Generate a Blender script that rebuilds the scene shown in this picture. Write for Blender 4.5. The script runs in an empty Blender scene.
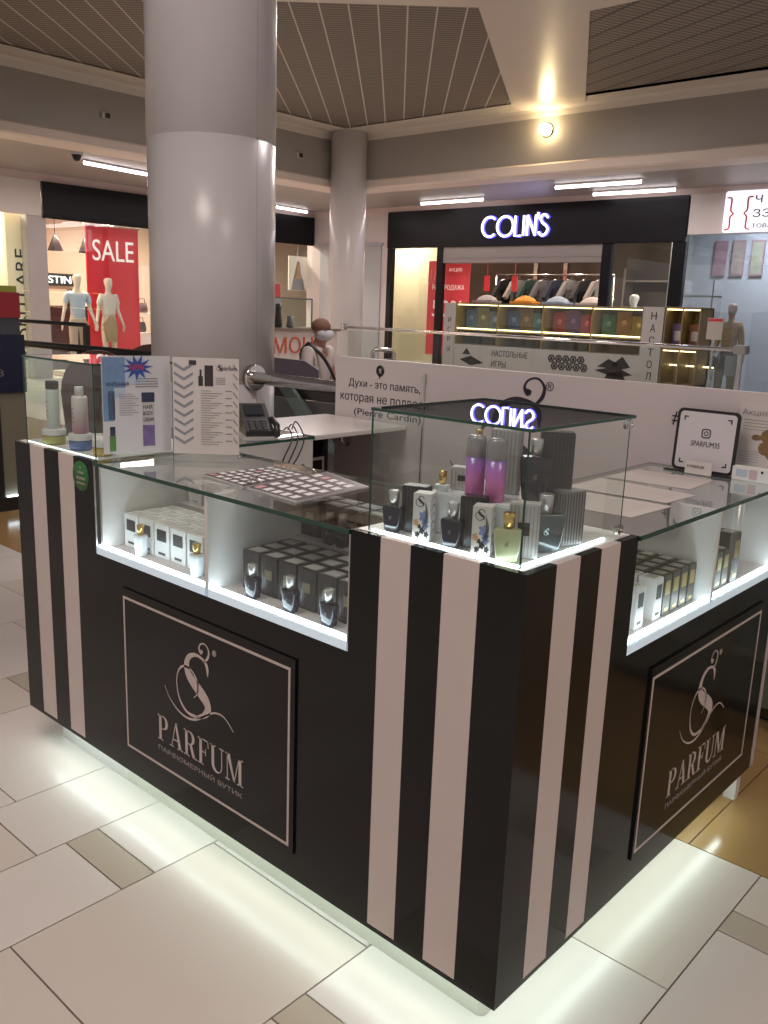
import bpy, bmesh, math, random
from mathutils import Vector, Matrix
from mathutils.geometry import delaunay_2d_cdt
random.seed(7)
sc = bpy.context.scene
C = sc.collection
V = Vector
# ------------------------------------------------------------------ camera
R_ = V((0.74072, 0.67087, 0.03564)); U_ = V((-0.17646, 0.14309, 0.97385)); F_ = V((-0.64823, 0.72764, -0.22437))
cam = bpy.data.objects.new('camera', bpy.data.cameras.new('camera')); C.objects.link(cam)
rm = Matrix((R_, U_, -F_)).transposed().to_4x4()
cam.matrix_world = Matrix.Translation((0.85804, -1.37371, 1.58031)) @ rm
cam.data.sensor_fit = 'VERTICAL'; cam.data.sensor_height = 32.0
cam.data.lens = 882.57 * 32.0 / 1024
cam.data.clip_start = 0.05; cam.data.clip_end = 200
sc.camera = cam
# ------------------------------------------------------------------ light and exposure
sc.view_settings.view_transform = 'Standard'; sc.view_settings.look = 'None'
sc.view_settings.gamma = 1.0; sc.view_settings.use_curve_mapping = False
sc.view_settings.exposure = 0.0
sc.cycles.transparent_max_bounces = 40
sc.cycles.max_bounces = 10
w = bpy.data.worlds.new('mall_air'); sc.world = w; w.use_nodes = True
w.node_tree.nodes['Background'].inputs[0].default_value = (1.0, 0.91, 0.86, 1)
w.node_tree.nodes['Background'].inputs[1].default_value = 0.43
def area(name, loc, size, power, col, direction=(0, 0, -1), sy=None):
    l = bpy.data.lights.new(name, 'AREA'); l.energy = power; l.color = col; l.size = size
    if sy: l.shape = 'RECTANGLE'; l.size_y = sy
    o = bpy.data.objects.new(name, l); C.objects.link(o); o.location = loc
    o.rotation_euler = (math.atan(direction[1]), -math.atan(direction[0]), 0)
    return o
area('added_fill_over_counter', (-1.2, -1.2, 4.7), 1.6, 105, (1, .88, .82))  # unseen fill light added overhead to brighten floor and counter, no fixture
area('added_fill_over_aisle', (2.4, 0.6, 4.7), 1.6, 65, (1, .86, .78))  # added fill above the aisle, out of view
area('added_fill_behind_counter', (-4.0, 4.6, 4.7), 1.2, 110, (1, .9, .88))  # added fill behind the counter, no real lamp there
area('added_fill_over_atrium', (-7.5, 8.3, 4.6), 1.2, 150, (1, .9, .86))  # added fill for the atrium side, without a fixture
area('walkway_lamp_left', (-14.0, 9.0, 3.75), 0.5, 90, (1, .86, .84), (0.1, 0, -1), 8)
area('walkway_lamp_right', (-8.5, 13.2, 3.75), 8, 70, (1, .88, .9), (0, -.1, -1), .5)
# ------------------------------------------------------------------ materials
def M(name, col, rough=.5, metal=0, emit=None, es=0, spec=.5, noise=0, scale=20, alpha=None, trans=0, bump=0, coat=0):
    m = bpy.data.materials.new(name); m.use_nodes = True
    nt = m.node_tree; b = nt.nodes['Principled BSDF']
    b.inputs['Base Color'].default_value = (*col, 1); b.inputs['Roughness'].default_value = rough
    b.inputs['Metallic'].default_value = metal; b.inputs['Specular IOR Level'].default_value = spec
    b.inputs['Transmission Weight'].default_value = trans; b.inputs['Coat Weight'].default_value = coat
    if emit: b.inputs['Emission Color'].default_value = (*emit, 1); b.inputs['Emission Strength'].default_value = es
    if noise or bump:
        tc = nt.nodes.new('ShaderNodeTexCoord'); n = nt.nodes.new('ShaderNodeTexNoise'); n.inputs['Scale'].default_value = scale
        n.inputs['Detail'].default_value = 4
        nt.links.new(tc.outputs['Object'], n.inputs['Vector'])
        if noise:
            mx = nt.nodes.new('ShaderNodeMix'); mx.data_type = 'RGBA'
            mx.inputs[6].default_value = (*[c * (1 - noise) for c in col], 1); mx.inputs[7].default_value = (*[min(1, c * (1 + noise)) for c in col], 1)
            nt.links.new(n.outputs['Fac'], mx.inputs[0]); nt.links.new(mx.outputs[2], b.inputs['Base Color'])
        if bump:
            bp = nt.nodes.new('ShaderNodeBump'); bp.inputs['Strength'].default_value = bump; bp.inputs['Distance'].default_value = .01
            nt.links.new(n.outputs['Fac'], bp.inputs['Height']); nt.links.new(bp.outputs['Normal'], b.inputs['Normal'])
    return m
def glass_mat(name, tint=(.93, .97, .95), k=1.0, mn=0.0):
    m = bpy.data.materials.new(name); m.use_nodes = True; nt = m.node_tree; nt.nodes.clear()
    out = nt.nodes.new('ShaderNodeOutputMaterial'); mx = nt.nodes.new('ShaderNodeMixShader')
    tr = nt.nodes.new('ShaderNodeBsdfTransparent'); gl = nt.nodes.new('ShaderNodeBsdfGlossy')
    fr = nt.nodes.new('ShaderNodeFresnel'); fr.inputs[0].default_value = 1.5
    ge = nt.nodes.new('ShaderNodeNewGeometry'); ml = nt.nodes.new('ShaderNodeMath'); ml.operation = 'MULTIPLY'
    sb = nt.nodes.new('ShaderNodeMath'); sb.operation = 'SUBTRACT'; sb.inputs[0].default_value = 1
    m2 = nt.nodes.new('ShaderNodeMath'); m2.operation = 'MULTIPLY_ADD'; m2.inputs[1].default_value = k; m2.inputs[2].default_value = mn
    m2.use_clamp = True
    tr.inputs[0].default_value = (*tint, 1); gl.inputs['Roughness'].default_value = 0.0; gl.inputs[0].default_value = (1, 1, 1, 1)
    nt.links.new(ge.outputs['Backfacing'], sb.inputs[1]); nt.links.new(fr.outputs[0], m2.inputs[0])
    nt.links.new(m2.outputs[0], ml.inputs[0]); nt.links.new(sb.outputs[0], ml.inputs[1])
    nt.links.new(ml.outputs[0], mx.inputs[0]); nt.links.new(tr.outputs[0], mx.inputs[1]); nt.links.new(gl.outputs[0], mx.inputs[2])
    nt.links.new(mx.outputs[0], out.inputs[0])
    return m
glass = glass_mat('clear_glass', (.95, .98, .965), 1.5)
shopglass = glass_mat('shop_glass', (.9, .95, .95), 1.2, .03)
gedge = M('glass_edge', (.02, .07, .05), .2)
black = M('black_laminate', (.009, .0085, .009), .13, spec=.27, noise=.2, scale=3)
pinkw = M('pinkish_white_laminate', (.66, .56, .53), .35, noise=.04, scale=6)
white = M('white_laminate', (.74, .72, .71), .35, noise=.03, scale=5)
whiteg = M('white_board', (.62, .55, .55), .4, noise=.03, scale=4)
silver = M('brushed_metal', (.62, .60, .58), .25, 1, noise=.1, scale=40)
chrome = M('chrome', (.75, .73, .72), .12, 1)
gold = M('gold_metal', (.75, .52, .18), .2, 1)
led = M('led_cool', (.8, .9, 1), .5, emit=(.78, .92, 1), es=9)
ledlip = M('led_diffuser', (.72, .8, .85), .4, emit=(.65, .85, 1), es=.32)
ledg = M('led_underglow', (.8, 1, .9), .5, emit=(.82, 1, .93), es=15)
inkp = M('printed_pink_white', (.60, .50, .47), .5)
inkk = M('printed_black', (.012, .011, .012), .5)
inkg = M('printed_grey', (.22, .2, .2), .6)
purple_ink = M('printed_dark_violet', (.02, .012, .03), .35)
redp = M('red_print', (.62, .03, .04), .5)
# ------------------------------------------------------------------ builders
class MB:
    def __init__(s): s.bm = bmesh.new()
    def box(s, a, b, mi=0, bev=0):
        a = V(a); b = V(b)
        v = [s.bm.verts.new((x, y, z)) for z in (a.z, b.z) for y in (a.y, b.y) for x in (a.x, b.x)]
        fs = []
        for q in ((0, 2, 3, 1), (4, 5, 7, 6), (0, 1, 5, 4), (2, 6, 7, 3), (0, 4, 6, 2), (1, 3, 7, 5)):
            f = s.bm.faces.new([v[i] for i in q]); f.material_index = mi; fs.append(f)
        if bev:
            es = list({e for f in fs for e in f.edges})
            bmesh.ops.bevel(s.bm, geom=es, offset=bev, segments=2, affect='EDGES', clamp_overlap=True)
        return s
    def face(s, pts, mi=0):
        f = s.bm.faces.new([s.bm.verts.new(p) for p in pts]); f.material_index = mi; return s
    def prism(s, pts, d, mi=0):
        """polygon given as 3D points, extruded by vector d"""
        pts = [V(p) for p in pts]; d = V(d)
        n = (pts[1] - pts[0]).cross(pts[-1] - pts[0])
        if n.dot(d) > 0: pts = pts[::-1]
        a = [s.bm.verts.new(p) for p in pts]; b = [s.bm.verts.new(p + d) for p in pts]
        f = s.bm.faces.new(a); f.material_index = mi
        f = s.bm.faces.new(b[::-1]); f.material_index = mi
        k = len(a)
        for i in range(k):
            f = s.bm.faces.new((a[i], b[i], b[(i + 1) % k], a[(i + 1) % k])); f.material_index = mi
        return s
    def lathe(s, prof, c=(0, 0), n=20, mi=0, sx=1, sy=1, smooth=True, seg_mi=None):
        rings = []
        for r, z in prof:
            if r <= 1e-6: rings.append([s.bm.verts.new((c[0], c[1], z))]); continue
            rings.append([s.bm.verts.new((c[0] + sx * r * math.cos(2 * math.pi * i / n), c[1] + sy * r * math.sin(2 * math.pi * i / n), z)) for i in range(n)])
        for k in range(len(rings) - 1):
            A, B = rings[k], rings[k + 1]
            for i in range(n):
                j = (i + 1) % n
                if len(A) == 1 and len(B) == 1: continue
                if len(A) == 1: q = (A[0], B[j], B[i])
                elif len(B) == 1: q = (A[i], A[j], B[0])
                else: q = (A[i], A[j], B[j], B[i])
                f = s.bm.faces.new(q); f.smooth = smooth; f.material_index = seg_mi[k] if seg_mi else mi
        return s
    def tube(s, pts, r, n=8, mi=0, cap=True):
        pts = [V(p) for p in pts]; rs = r if isinstance(r, (list, tuple)) else [r] * len(pts)
        rings = []; up = None
        for i, p in enumerate(pts):
            t = (pts[min(i + 1, len(pts) - 1)] - pts[max(i - 1, 0)]).normalized()
            if up is None: up = V((0, 0, 1)) if abs(t.z) < .9 else V((1, 0, 0))
            a = t.cross(up).normalized(); b = a.cross(t).normalized(); up = b
            rings.append([s.bm.verts.new(p + rs[i] * (a * math.cos(2 * math.pi * k / n) + b * math.sin(2 * math.pi * k / n))) for k in range(n)])
        for i in range(len(rings) - 1):
            for k in range(n):
                f = s.bm.faces.new((rings[i][k], rings[i][(k + 1) % n], rings[i + 1][(k + 1) % n], rings[i + 1][k])); f.smooth = True; f.material_index = mi
        if cap:
            for q in (rings[0][::-1], rings[-1]): f = s.bm.faces.new(q); f.material_index = mi
        return s
    def sphere(s, c, r, mi=0, n=12, sz=1):
        c = V(c); prof = [(r * math.sin(math.pi * k / n), c.z - sz * r * math.cos(math.pi * k / n)) for k in range(n + 1)]
        prof[0] = (0, prof[0][1]); prof[-1] = (0, prof[-1][1])
        return s.lathe(prof, (c.x, c.y), n * 2, mi)
    def build(s, name, mats, parent=None, label=None, norm=False):
        """vertices are given in world space; they are stored relative to the parent's origin (local frame when the parent is rotated)"""
        if norm: bmesh.ops.recalc_face_normals(s.bm, faces=s.bm.faces)
        me = bpy.data.meshes.new(name); o = bpy.data.objects.new(name, me); C.objects.link(o)
        off = origin(parent) if parent else V((0, 0, 0))
        if off.length: bmesh.ops.translate(s.bm, verts=s.bm.verts, vec=-off)
        s.bm.to_mesh(me); s.bm.free()
        for m in (mats if isinstance(mats, (list, tuple)) else [mats]): me.materials.append(m)
        if parent: o.parent = parent
        if label: o['label'] = label
        return o
LOCAL = set()
def origin(o):
    p = V((0, 0, 0))
    while o:
        if o.name in LOCAL: return V((0, 0, 0))
        p += o.location; o = o.parent
    return p
def thing(name, label, cat, loc=(0, 0, 0), group=None, rz=None):
    o = bpy.data.objects.new(name, None); C.objects.link(o); o.location = loc; o.empty_display_size = .1
    o['label'] = label; o['category'] = cat
    if group: o['group'] = group
    if rz is not None: o.rotation_euler = (0, 0, rz); LOCAL.add(o.name)
    return o
def tag(o, label, cat, group=None, base=None):
    o['label'] = label; o['category'] = cat
    if group: o['group'] = group
    if base is not None:
        o.data.transform(Matrix.Translation(-V(base))); o.location = base
    return o
def struct(o): o['kind'] = 'structure'; return o
def dup(root, loc, rz=None, label=None, group=None):
    r = root.copy(); C.objects.link(r); r.location = loc
    if rz is not None: r.rotation_euler = (0, 0, rz)
    if label: r['label'] = label
    if group: r['group'] = group
    for ch in list(root.children):
        c = ch.copy(); C.objects.link(c); c.parent = r
        for g in list(ch.children):
            d = g.copy(); C.objects.link(d); d.parent = c
    return r
def text(s, name, mat, o, u, v, w=None, h=None, parent=None, ex=.001, align='L', off=0.0, mats=None):
    """lettering: origin o (lower left), right vector u, up vector v, fitted to width w and height h"""
    cu = bpy.data.curves.new(name, 'FONT'); cu.body = s; cu.size = 1
    t = bpy.data.objects.new(name, cu); C.objects.link(t)
    dg = bpy.context.evaluated_depsgraph_get(); cv = t.to_curve(dg); polys = []
    for sp in cv.splines:
        bp = sp.bezier_points; P = []; k = len(bp)
        for i in range(k):
            p, q = bp[i], bp[(i + 1) % k]; a0, a1, a2, a3 = p.co.xy, p.handle_right.xy, q.handle_left.xy, q.co.xy
            dd = a3 - a0; flat = all(abs((c - a0).cross(dd)) < 1e-4 * max(dd.length, 1e-6) for c in (a1, a2)); m = 1 if flat else 4
            for j in range(m):
                f_ = j / m; P.append(a0 * (1 - f_) ** 3 + a1 * 3 * f_ * (1 - f_) ** 2 + a2 * 3 * f_ * f_ * (1 - f_) + a3 * f_ ** 3)
        if len(P) > 2: polys.append(P)
    t.to_curve_clear(); bpy.data.objects.remove(t); bpy.data.curves.remove(cu)
    groups = []
    for P in polys:                      # contours that overlap are tessellated together
        bb = [min(q.x for q in P), min(q.y for q in P), max(q.x for q in P), max(q.y for q in P)]; hit = [g for g in groups if not (g[0][2] < bb[0] or g[0][0] > bb[2])]
        new = [bb, [P]]
        for g in hit: new[0] = [min(new[0][0], g[0][0]), 0, max(new[0][2], g[0][2]), 0]; new[1] += g[1]; groups.remove(g)
        groups.append(new)
    tv = []; tf = []
    for _, PS in groups:
        vs_ = []; es_0 = []
        for P in PS:
            n0 = len(vs_); vs_ += P; es_0 += [(n0 + i, n0 + (i + 1) % len(P)) for i in range(len(P))]
        r_ = delaunay_2d_cdt(vs_, es_0, [], 0, 1e-5)
        def wind(x, y):
            c = 0
            for P in PS:
                for i in range(len(P)):
                    p, q = P[i], P[(i + 1) % len(P)]
                    if (p.y <= y) != (q.y <= y):
                        if x < p.x + (y - p.y) / (q.y - p.y) * (q.x - p.x): c += 1 if q.y > p.y else -1
            return c
        n0 = len(tv); tv += r_[0]
        for f_ in r_[2]:
            cx_ = sum(r_[0][i].x for i in f_) / 3; cy_ = sum(r_[0][i].y for i in f_) / 3
            if wind(cx_, cy_) != 0: tf.append([n0 + i for i in f_])
    used = sorted({i for f_ in tf for i in f_}); x0 = min(tv[i].x for i in used); x1 = max(tv[i].x for i in used); y0 = min(tv[i].y for i in used); y1 = max(tv[i].y for i in used)
    if h is None: h = w * (y1 - y0) / (x1 - x0)
    if w is None: w = h * (x1 - x0) / (y1 - y0)
    o = V(o); u = V(u).normalized(); v = V(v).normalized(); n = u.cross(v)
    if align == 'C': o = o - u * w / 2
    bm = bmesh.new(); mp_ = {i: bm.verts.new(o + u * ((tv[i].x - x0) / (x1 - x0) * w) + v * ((tv[i].y - y0) / (y1 - y0) * h)) for i in used}
    for f_ in tf:
        try: bm.faces.new([mp_[i] for i in f_])
        except ValueError: pass
    r_ = bmesh.ops.extrude_face_region(bm, geom=bm.faces[:])
    bmesh.ops.translate(bm, vec=n * ex, verts=[g for g in r_['geom'] if isinstance(g, bmesh.types.BMVert)])
    bmesh.ops.recalc_face_normals(bm, faces=bm.faces)
    mb = MB(); mb.bm.free(); mb.bm = bm
    return mb.build(name, mats or mat, parent)
def smooth_pts(pts, k=5):
    out = []
    P = [pts[0]] + list(pts) + [pts[-1]]
    for i in range(1, len(P) - 2):
        for j in range(k):
            t = j / k; q = []
            for d in range(len(pts[0])):
                a, b, c, e = P[i - 1][d], P[i][d], P[i + 1][d], P[i + 2][d]
                q.append(.5 * ((2 * b) + (-a + c) * t + (2 * a - 5 * b + 4 * c - e) * t * t + (-a + 3 * b - 3 * c + e) * t ** 3))
            out.append(q)
    out.append(list(pts[-1])); return out
def ribbon(mb, pts, f, ex, mi=0, k=5):
    """variable width stroke: pts (u, v, width); f maps (u, v, depth) to space"""
    P = smooth_pts(pts, k); L = []; Rr = []
    for i, (x, y, wd) in enumerate(P):
        a = P[max(i - 1, 0)]; b = P[min(i + 1, len(P) - 1)]
        tx, ty = b[0] - a[0], b[1] - a[1]; l = math.hypot(tx, ty) or 1
        nx, ny = -ty / l, tx / l; h = max(wd, .0008) / 2
        L.append((x + nx * h, y + ny * h)); Rr.append((x - nx * h, y - ny * h))
    for i in range(len(P) - 1):
        q = [L[i], Rr[i], Rr[i + 1], L[i + 1]]
        bot = [mb.bm.verts.new(f(a, b, 0)) for a, b in q]; top = [mb.bm.verts.new(f(a, b, ex)) for a, b in q]
        for qq in (top, bot[::-1], (bot[0], bot[1], top[1], top[0]), (bot[2], bot[3], top[3], top[2])):
            fc = mb.bm.faces.new(qq); fc.material_index = mi
# ------------------------------------------------------------------ logo and Didone capitals
LOGO = [
 [(.038, .583, .003), (.036, .607, .012), (.026, .622, .010), (.008, .630, .008), (-.019, .631, .011), (-.045, .618, .016), (-.058, .594, .022), (-.052, .567, .028), (-.029, .547, .034), (.005, .526, .037), (.031, .506, .033), (.037, .484, .027), (.018, .461, .017), (-.014, .446, .008)],
 [(-.010, .446, .009), (-.059, .446, .009), (-.094, .474, .007), (-.107, .520, .004), (-.099, .558, .005), (-.076, .580, .007), (-.046, .582, .006), (-.020, .568, .006), (-.007, .545, .006), (-.012, .516, .004), (-.028, .500, .002)],
 [(.023, .622, .006), (.040, .640, .008), (.043, .660, .006), (.028, .674, .004), (.008, .670, .004), (.000, .656, .006), (.008, .646, .012), (.013, .652, .008)],
 [(-.167, .493, .002), (-.145, .463, .003), (-.105, .437, .005), (-.059, .428, .007), (-.014, .439, .007), (.030, .466, .005), (.068, .487, .005), (.110, .488, .004), (.149, .460, .003)]]
def logo(mb, f, ex=.001, mi=0, sc_=1, u0=0, v0=0):
    for st in LOGO: ribbon(mb, [((a - u0) * sc_, (b - v0) * sc_, wd * sc_) for a, b, wd in st], f, ex, mi)
def ring(f, mb, cx, cy, rx, ry, ix, iy, a0, a1, ex, n=10, dx=0):
    for i in range(n):
        t0 = a0 + (a1 - a0) * i / n; t1 = a0 + (a1 - a0) * (i + 1) / n
        q = [(cx + rx * math.cos(t0), cy + ry * math.sin(t0)), (cx + rx * math.cos(t1), cy + ry * math.sin(t1)),
             (cx + dx + ix * math.cos(t1), cy + iy * math.sin(t1)), (cx + dx + ix * math.cos(t0), cy + iy * math.sin(t0))]
        pr(mb, f, q, ex)
def pr(mb, f, q, ex):
    bot = [mb.bm.verts.new(f(a, b, 0)) for a, b in q]; top = [mb.bm.verts.new(f(a, b, ex)) for a, b in q]
    mb.bm.faces.new(top); k = len(q)
    for i in range(k): mb.bm.faces.new((bot[i], bot[(i + 1) % k], top[(i + 1) % k], top[i]))
def didone(mb, f0, word, u0, u1, v0, v1, ex):
    W = {'P': .78, 'A': .95, 'R': .9, 'F': .74, 'U': .9, 'M': 1.12}; gap = .10
    tot = sum(W[c] for c in word) + gap * (len(word) - 1); sx = (u1 - u0) / tot; sy = v1 - v0; x = 0
    T, t, H = .17, .035, math.pi / 2
    for c in word:
        f = lambda a, b, d, x=x: f0(u0 + (x + a) * sx, v0 + b * sy, d)
        r = lambda a, b, c_, d: pr(mb, f, [(a, b), (c_, b), (c_, d), (a, d)], ex)
        if c in 'PRF':
            r(.1, 0, .1 + T, 1); r(0, 0, .38, t)
            r(0, 1 - t, .3, 1)
        if c in 'PR':
            r(.25, 1 - t, .42, 1); r(.25, .47, .42, .47 + t)
            ring(f, mb, .42, .735 - 0, .33, .265, .16, .23, -H, H, ex)
        if c == 'R':
            pr(mb, f, [(.40, .48), (.56, .50), (.80, .0), (.62, .0)], ex); r(.62, 0, .92, t)
        if c == 'F':
            r(.25, 1 - t, .70, 1); pr(mb, f, [(.66, 1), (.70, 1), (.72, .72), (.69, .72)], ex)
            r(.25, .49, .52, .49 + t); r(.50, .38, .53, .64)
        if c == 'A':
            pr(mb, f, [(.12, 0), (.16, 0), (.47, .95), (.44, 1)], ex); pr(mb, f, [(.42, 1), (.52, 1), (.86, 0), (.67, 0)], ex)
            r(.24, .3, .66, .3 + t); r(0, 0, .28, t); r(.57, 0, .96, t)
        if c == 'U':
            r(.09, .3, .09 + T, 1); r(.74, .3, .74 + .045, 1); r(0, 1 - t, .36, 1); r(.62, 1 - t, .9, 1)
            ring(f, mb, .4375, .3, .3475, .31, .24, .25, math.pi, 2 * math.pi, ex, 12, .06)
        if c == 'M':
            r(.11, 0, .155, 1); pr(mb, f, [(.09, 1), (.29, 1), (.62, .02), (.54, .02)], ex)
            pr(mb, f, [(.54, .02), (.59, .02), (.90, 1), (.86, 1)], ex); r(.86, 0, .86 + T, 1)
            r(0, 0, .27, t); r(0, 1 - t, .2, 1); r(.76, 0, 1.13, t); r(.9, 1 - t, 1.13, 1)
        x += W[c] + gap
# ------------------------------------------------------------------ figures
def skinned(name, verts, edges, radii, mat, parent, sub=2, root=0, warp=None):
    me = bpy.data.meshes.new(name); me.from_pydata([tuple(v) for v in verts], edges, []); me.update()
    o = bpy.data.objects.new(name, me); C.objects.link(o)
    o.modifiers.new('s', 'SKIN'); sm = o.modifiers.new('b', 'SUBSURF'); sm.levels = sub; sm.render_levels = sub
    for i, r in enumerate(radii):
        sv = me.skin_vertices[0].data[i]; sv.radius = r if isinstance(r, tuple) else (r, r); sv.use_root = (i == root)
    dg = bpy.context.evaluated_depsgraph_get(); dg.update()
    m2 = bpy.data.meshes.new_from_object(o.evaluated_get(dg)); bpy.data.objects.remove(o)
    for p in m2.polygons: p.use_smooth = True
    m2.materials.clear(); m2.materials.append(mat)
    if warp:
        for q in m2.vertices: q.co = warp(q.co)
    o = bpy.data.objects.new(name, m2); C.objects.link(o); o.parent = parent
    return o
def hand_chain(vs, es, rs, wrist_i, d, side, s=1.0, curl=.4, down=V((0, 0, -1))):
    """palm and five fingers from a wrist; d = finger direction, side = direction towards the thumb"""
    w = V(vs[wrist_i]); d = d.normalized(); side = side.normalized(); n = d.cross(side).normalized()
    p = w + d * .05 * s; vs.append(p); rs.append((.028 * s, .016 * s)); es.append((wrist_i, len(vs) - 1)); pi = len(vs) - 1
    for k, (off, ln) in enumerate(((.026, .068), (.009, .078), (-.009, .072), (-.026, .055))):
        a = w + d * .085 * s + side * off * s; b = a + (d + n * curl * .5) * ln * .5 * s; c = b + (d * .8 + n * curl) * ln * .5 * s
        i0 = len(vs); vs += [a, b, c]; rs += [.0095 * s, .0085 * s, .007 * s]; es += [(pi, i0), (i0, i0 + 1), (i0 + 1, i0 + 2)]
    a = w + d * .035 * s + side * .034 * s; b = a + (side * .7 + d) * .03 * s; c = b + (d + n * .3) * .028 * s
    i0 = len(vs); vs += [a, b, c]; rs += [.012 * s, .01 * s, .008 * s]; es += [(pi, i0), (i0, i0 + 1), (i0 + 1, i0 + 2)]
BODY = dict(pel=(0, 0, .96), wai=(0, 0, 1.12), che=(0, 0, 1.30), nb=(0, .01, 1.46), nk=(0, 0, 1.53), jaw=(0, -.025, 1.60), hd=(0, -.005, 1.69), tp=(0, 0, 1.76))
def mannequin_body(name, mat, parent, legs=True, arm=.12, k=1.0, fem=False):
    vs = []; es = []; rs = []
    def add(p, r, prev=None):
        vs.append(V(p)); rs.append(r)
        if prev is not None: es.append((prev, len(vs) - 1))
        return len(vs) - 1
    wr = .095 if fem else .115
    pel = add(BODY['pel'], (.135, .10)); wai = add(BODY['wai'], (wr, .085), pel); che = add(BODY['che'], (.14, .10), wai)
    nb = add(BODY['nb'], (.065, .06), che); nk = add(BODY['nk'], .048, nb); jw = add(BODY['jaw'], (.07, .08), nk)
    hd = add(BODY['hd'], (.09, .105), jw); add(BODY['tp'], (.065, .078), hd)
    sh = .15 if fem else .18
    for s in (-1, 1):
        a = add((s * sh, .005, 1.415), .05, che); e = add((s * (sh + .05), .02, 1.14), .036, a); wv = add((s * (sh + arm), -.05, .90), .025, e)
        hand_chain(vs, es, rs, wv, V((0, -.15, -1)), V((0, -1, 0)), 1, .3)
        if legs:
            h = add((s * .09, 0, .88), .085, pel); kn = add((s * .10, -.015 + s * .02, .50), .055, h); ank = add((s * .105, .01 + s * .03, .09), .035, kn)
            add((s * .115, -.12 + s * .03, .03), (.035, .025), ank)
    if k != 1: vs = [v * k for v in vs]; rs = [tuple(x * k for x in r) if isinstance(r, tuple) else r * k for r in rs]
    return skinned(name, vs, es, rs, mat, parent, 2)
def shirt(name, mat, parent, k=1.0, long=False, fem=False, hem=.92, sh=None):
    sh = sh or (.15 if fem else .18)
    vs = [V((0, 0, hem)), V((0, 0, 1.12)), V((0, 0, 1.30)), V((0, .01, 1.44))]; rs = [(.16, .12), (.125 if fem else .14, .11), (.158, .12), (.075, .07)]; es = [(0, 1), (1, 2), (2, 3)]
    for s in (-1, 1):
        i = len(vs); vs += [V((s * sh, .005, 1.41)), V((s * (sh + .04), .015, 1.22 if not long else 1.14))]; rs += [.064, .058]; es += [(2, i), (i, i + 1)]
        if long: vs.append(V((s * (sh + .1), -.045, .93))); rs.append(.042); es.append((i + 1, i + 2))
    vs = [v * k for v in vs]; rs = [tuple(x * k for x in r) if isinstance(r, tuple) else r * k for r in rs]
    return skinned(name, vs, es, rs, mat, parent, 2)
def trousers(name, mat, parent, k=1.0):
    vs = [V((0, 0, .99)), V((0, 0, .93))]; rs = [(.15, .115), (.15, .115)]; es = [(0, 1)]
    for s in (-1, 1):
        i = len(vs); vs += [V((s * .09, 0, .85)), V((s * .10, -.015 + s * .02, .50)), V((s * .105, .01 + s * .03, .12))]; rs += [.098, .075, .06]; es += [(1, i), (i, i + 1), (i + 1, i + 2)]
    vs = [v * k for v in vs]; rs = [tuple(x * k for x in r) if isinstance(r, tuple) else r * k for r in rs]
    return skinned(name, vs, es, rs, mat, parent, 2)

# ================================================================== SETTING
# ---- floor
T1 = M('tile_cream', (.65, .58, .52), .27, noise=.05, scale=1.3)
T2 = M('tile_white', (.70, .64, .60), .25, noise=.04, scale=1.1)
T3 = M('tile_beige', (.50, .44, .36), .24, noise=.07, scale=2)
T4 = M('tile_gold', (.36, .22, .09), .16, noise=.18, scale=.9)
T5 = M('tile_brown', (.30, .20, .13), .2, noise=.12, scale=2)
grout = M('grout', (.13, .10, .09), .8, noise=.2, scale=40)
fb = MB(); G = .0022
def tile(x0, x1, y0, y1, mi):
    fb.box((x0 + G, y0 + G, -.012), (x1 - G, y1 - G, 0), mi)
fb.box((-20, -7, -.03), (7, 19, -.006), 5)
near = {   # strips between x bounds: list of y cuts with material of the tile that ends there
 (-.43, .187): [(-2.2, 0), (-1.6, 1), (-.88, 0), (-.25, 0), (-.145, 2), (.475, 1), (1.10, 0)],
 (-1.065, -.43): [(-2.42, 1), (-1.8, 0), (-1.18, 1), (-.554, 0), (.07, 0), (.69, 1), (1.10, 0)],
 (-1.37, -1.065): [(-2.1, 0), (-1.48, 1), (-.86, 0), (-.24, 1), (-.135, 2), (.485, 1), (1.10, 0)],
 (-1.684, -1.37): [(-2.3, 1), (-1.7, 0), (-.95, 1), (-.33, 0), (.45, 1), (1.10, 0)],
 (-2.315, -1.684): [(-2.1, 0), (-1.48, 1), (-.86, 0), (-.24, 1), (.38, 1), (1.10, 0)],
 (-2.628, -2.315): [(-1.7, 1), (-1.07, 0), (-.45, 1), (.175, 0), (.28, 2), (.8, 1), (1.10, 0)],
 (-3.255, -2.628): [(-1.38, 1), (-.76, 0), (-.13, 1), (.50, 1), (1.10, 0)],
 (-3.88, -3.255): [(-1.1, 1), (-.45, 0), (.10, 1), (.72, 1), (1.10, 0)],
 (.187, .50): [(-2.0, 1), (-1.1, 0), (-.47, 1), (.15, 0), (.774, 1), (.883, 2), (1.10, 0)],
 (.50, 1.12): [(-1.9, 0), (-1.2, 1), (-.58, 0), (.04, 1), (.66, 0), (1.10, 1)]}
for (x0, x1), cuts in near.items():
    y0 = -3.2
    for y1, mi in cuts: tile(x0, x1, y0, y1, mi); y0 = y1
def generic(x0, x1, ya, yb):
    x = x0; i = 0
    while x < x1 - .01:
        wd = (.625, .315, .625)[i % 3]; xe = min(x + wd, x1); y = ya - random.random() * .3; 
        y = ya; n = 0
        while y < yb - .01:
            h = .625 if n else .2 + random.random() * .42
            ye = min(y + h, yb); tile(x, xe, y, ye, random.choice((0, 1, 1))); y = ye; n += 1
        x = xe; i += 1
generic(-20, -3.88, -3.2, 1.10); generic(1.12, 7, -3.2, 1.10); generic(-20, 7, -7, -3.2); generic(-20, 7, 4.22, 19)
x = -20
cuts = [-.033 + .94 * k for k in range(-22, 9)]
xs = [-20] + [c for c in cuts if -20 < c < 7] + [7]
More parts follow.
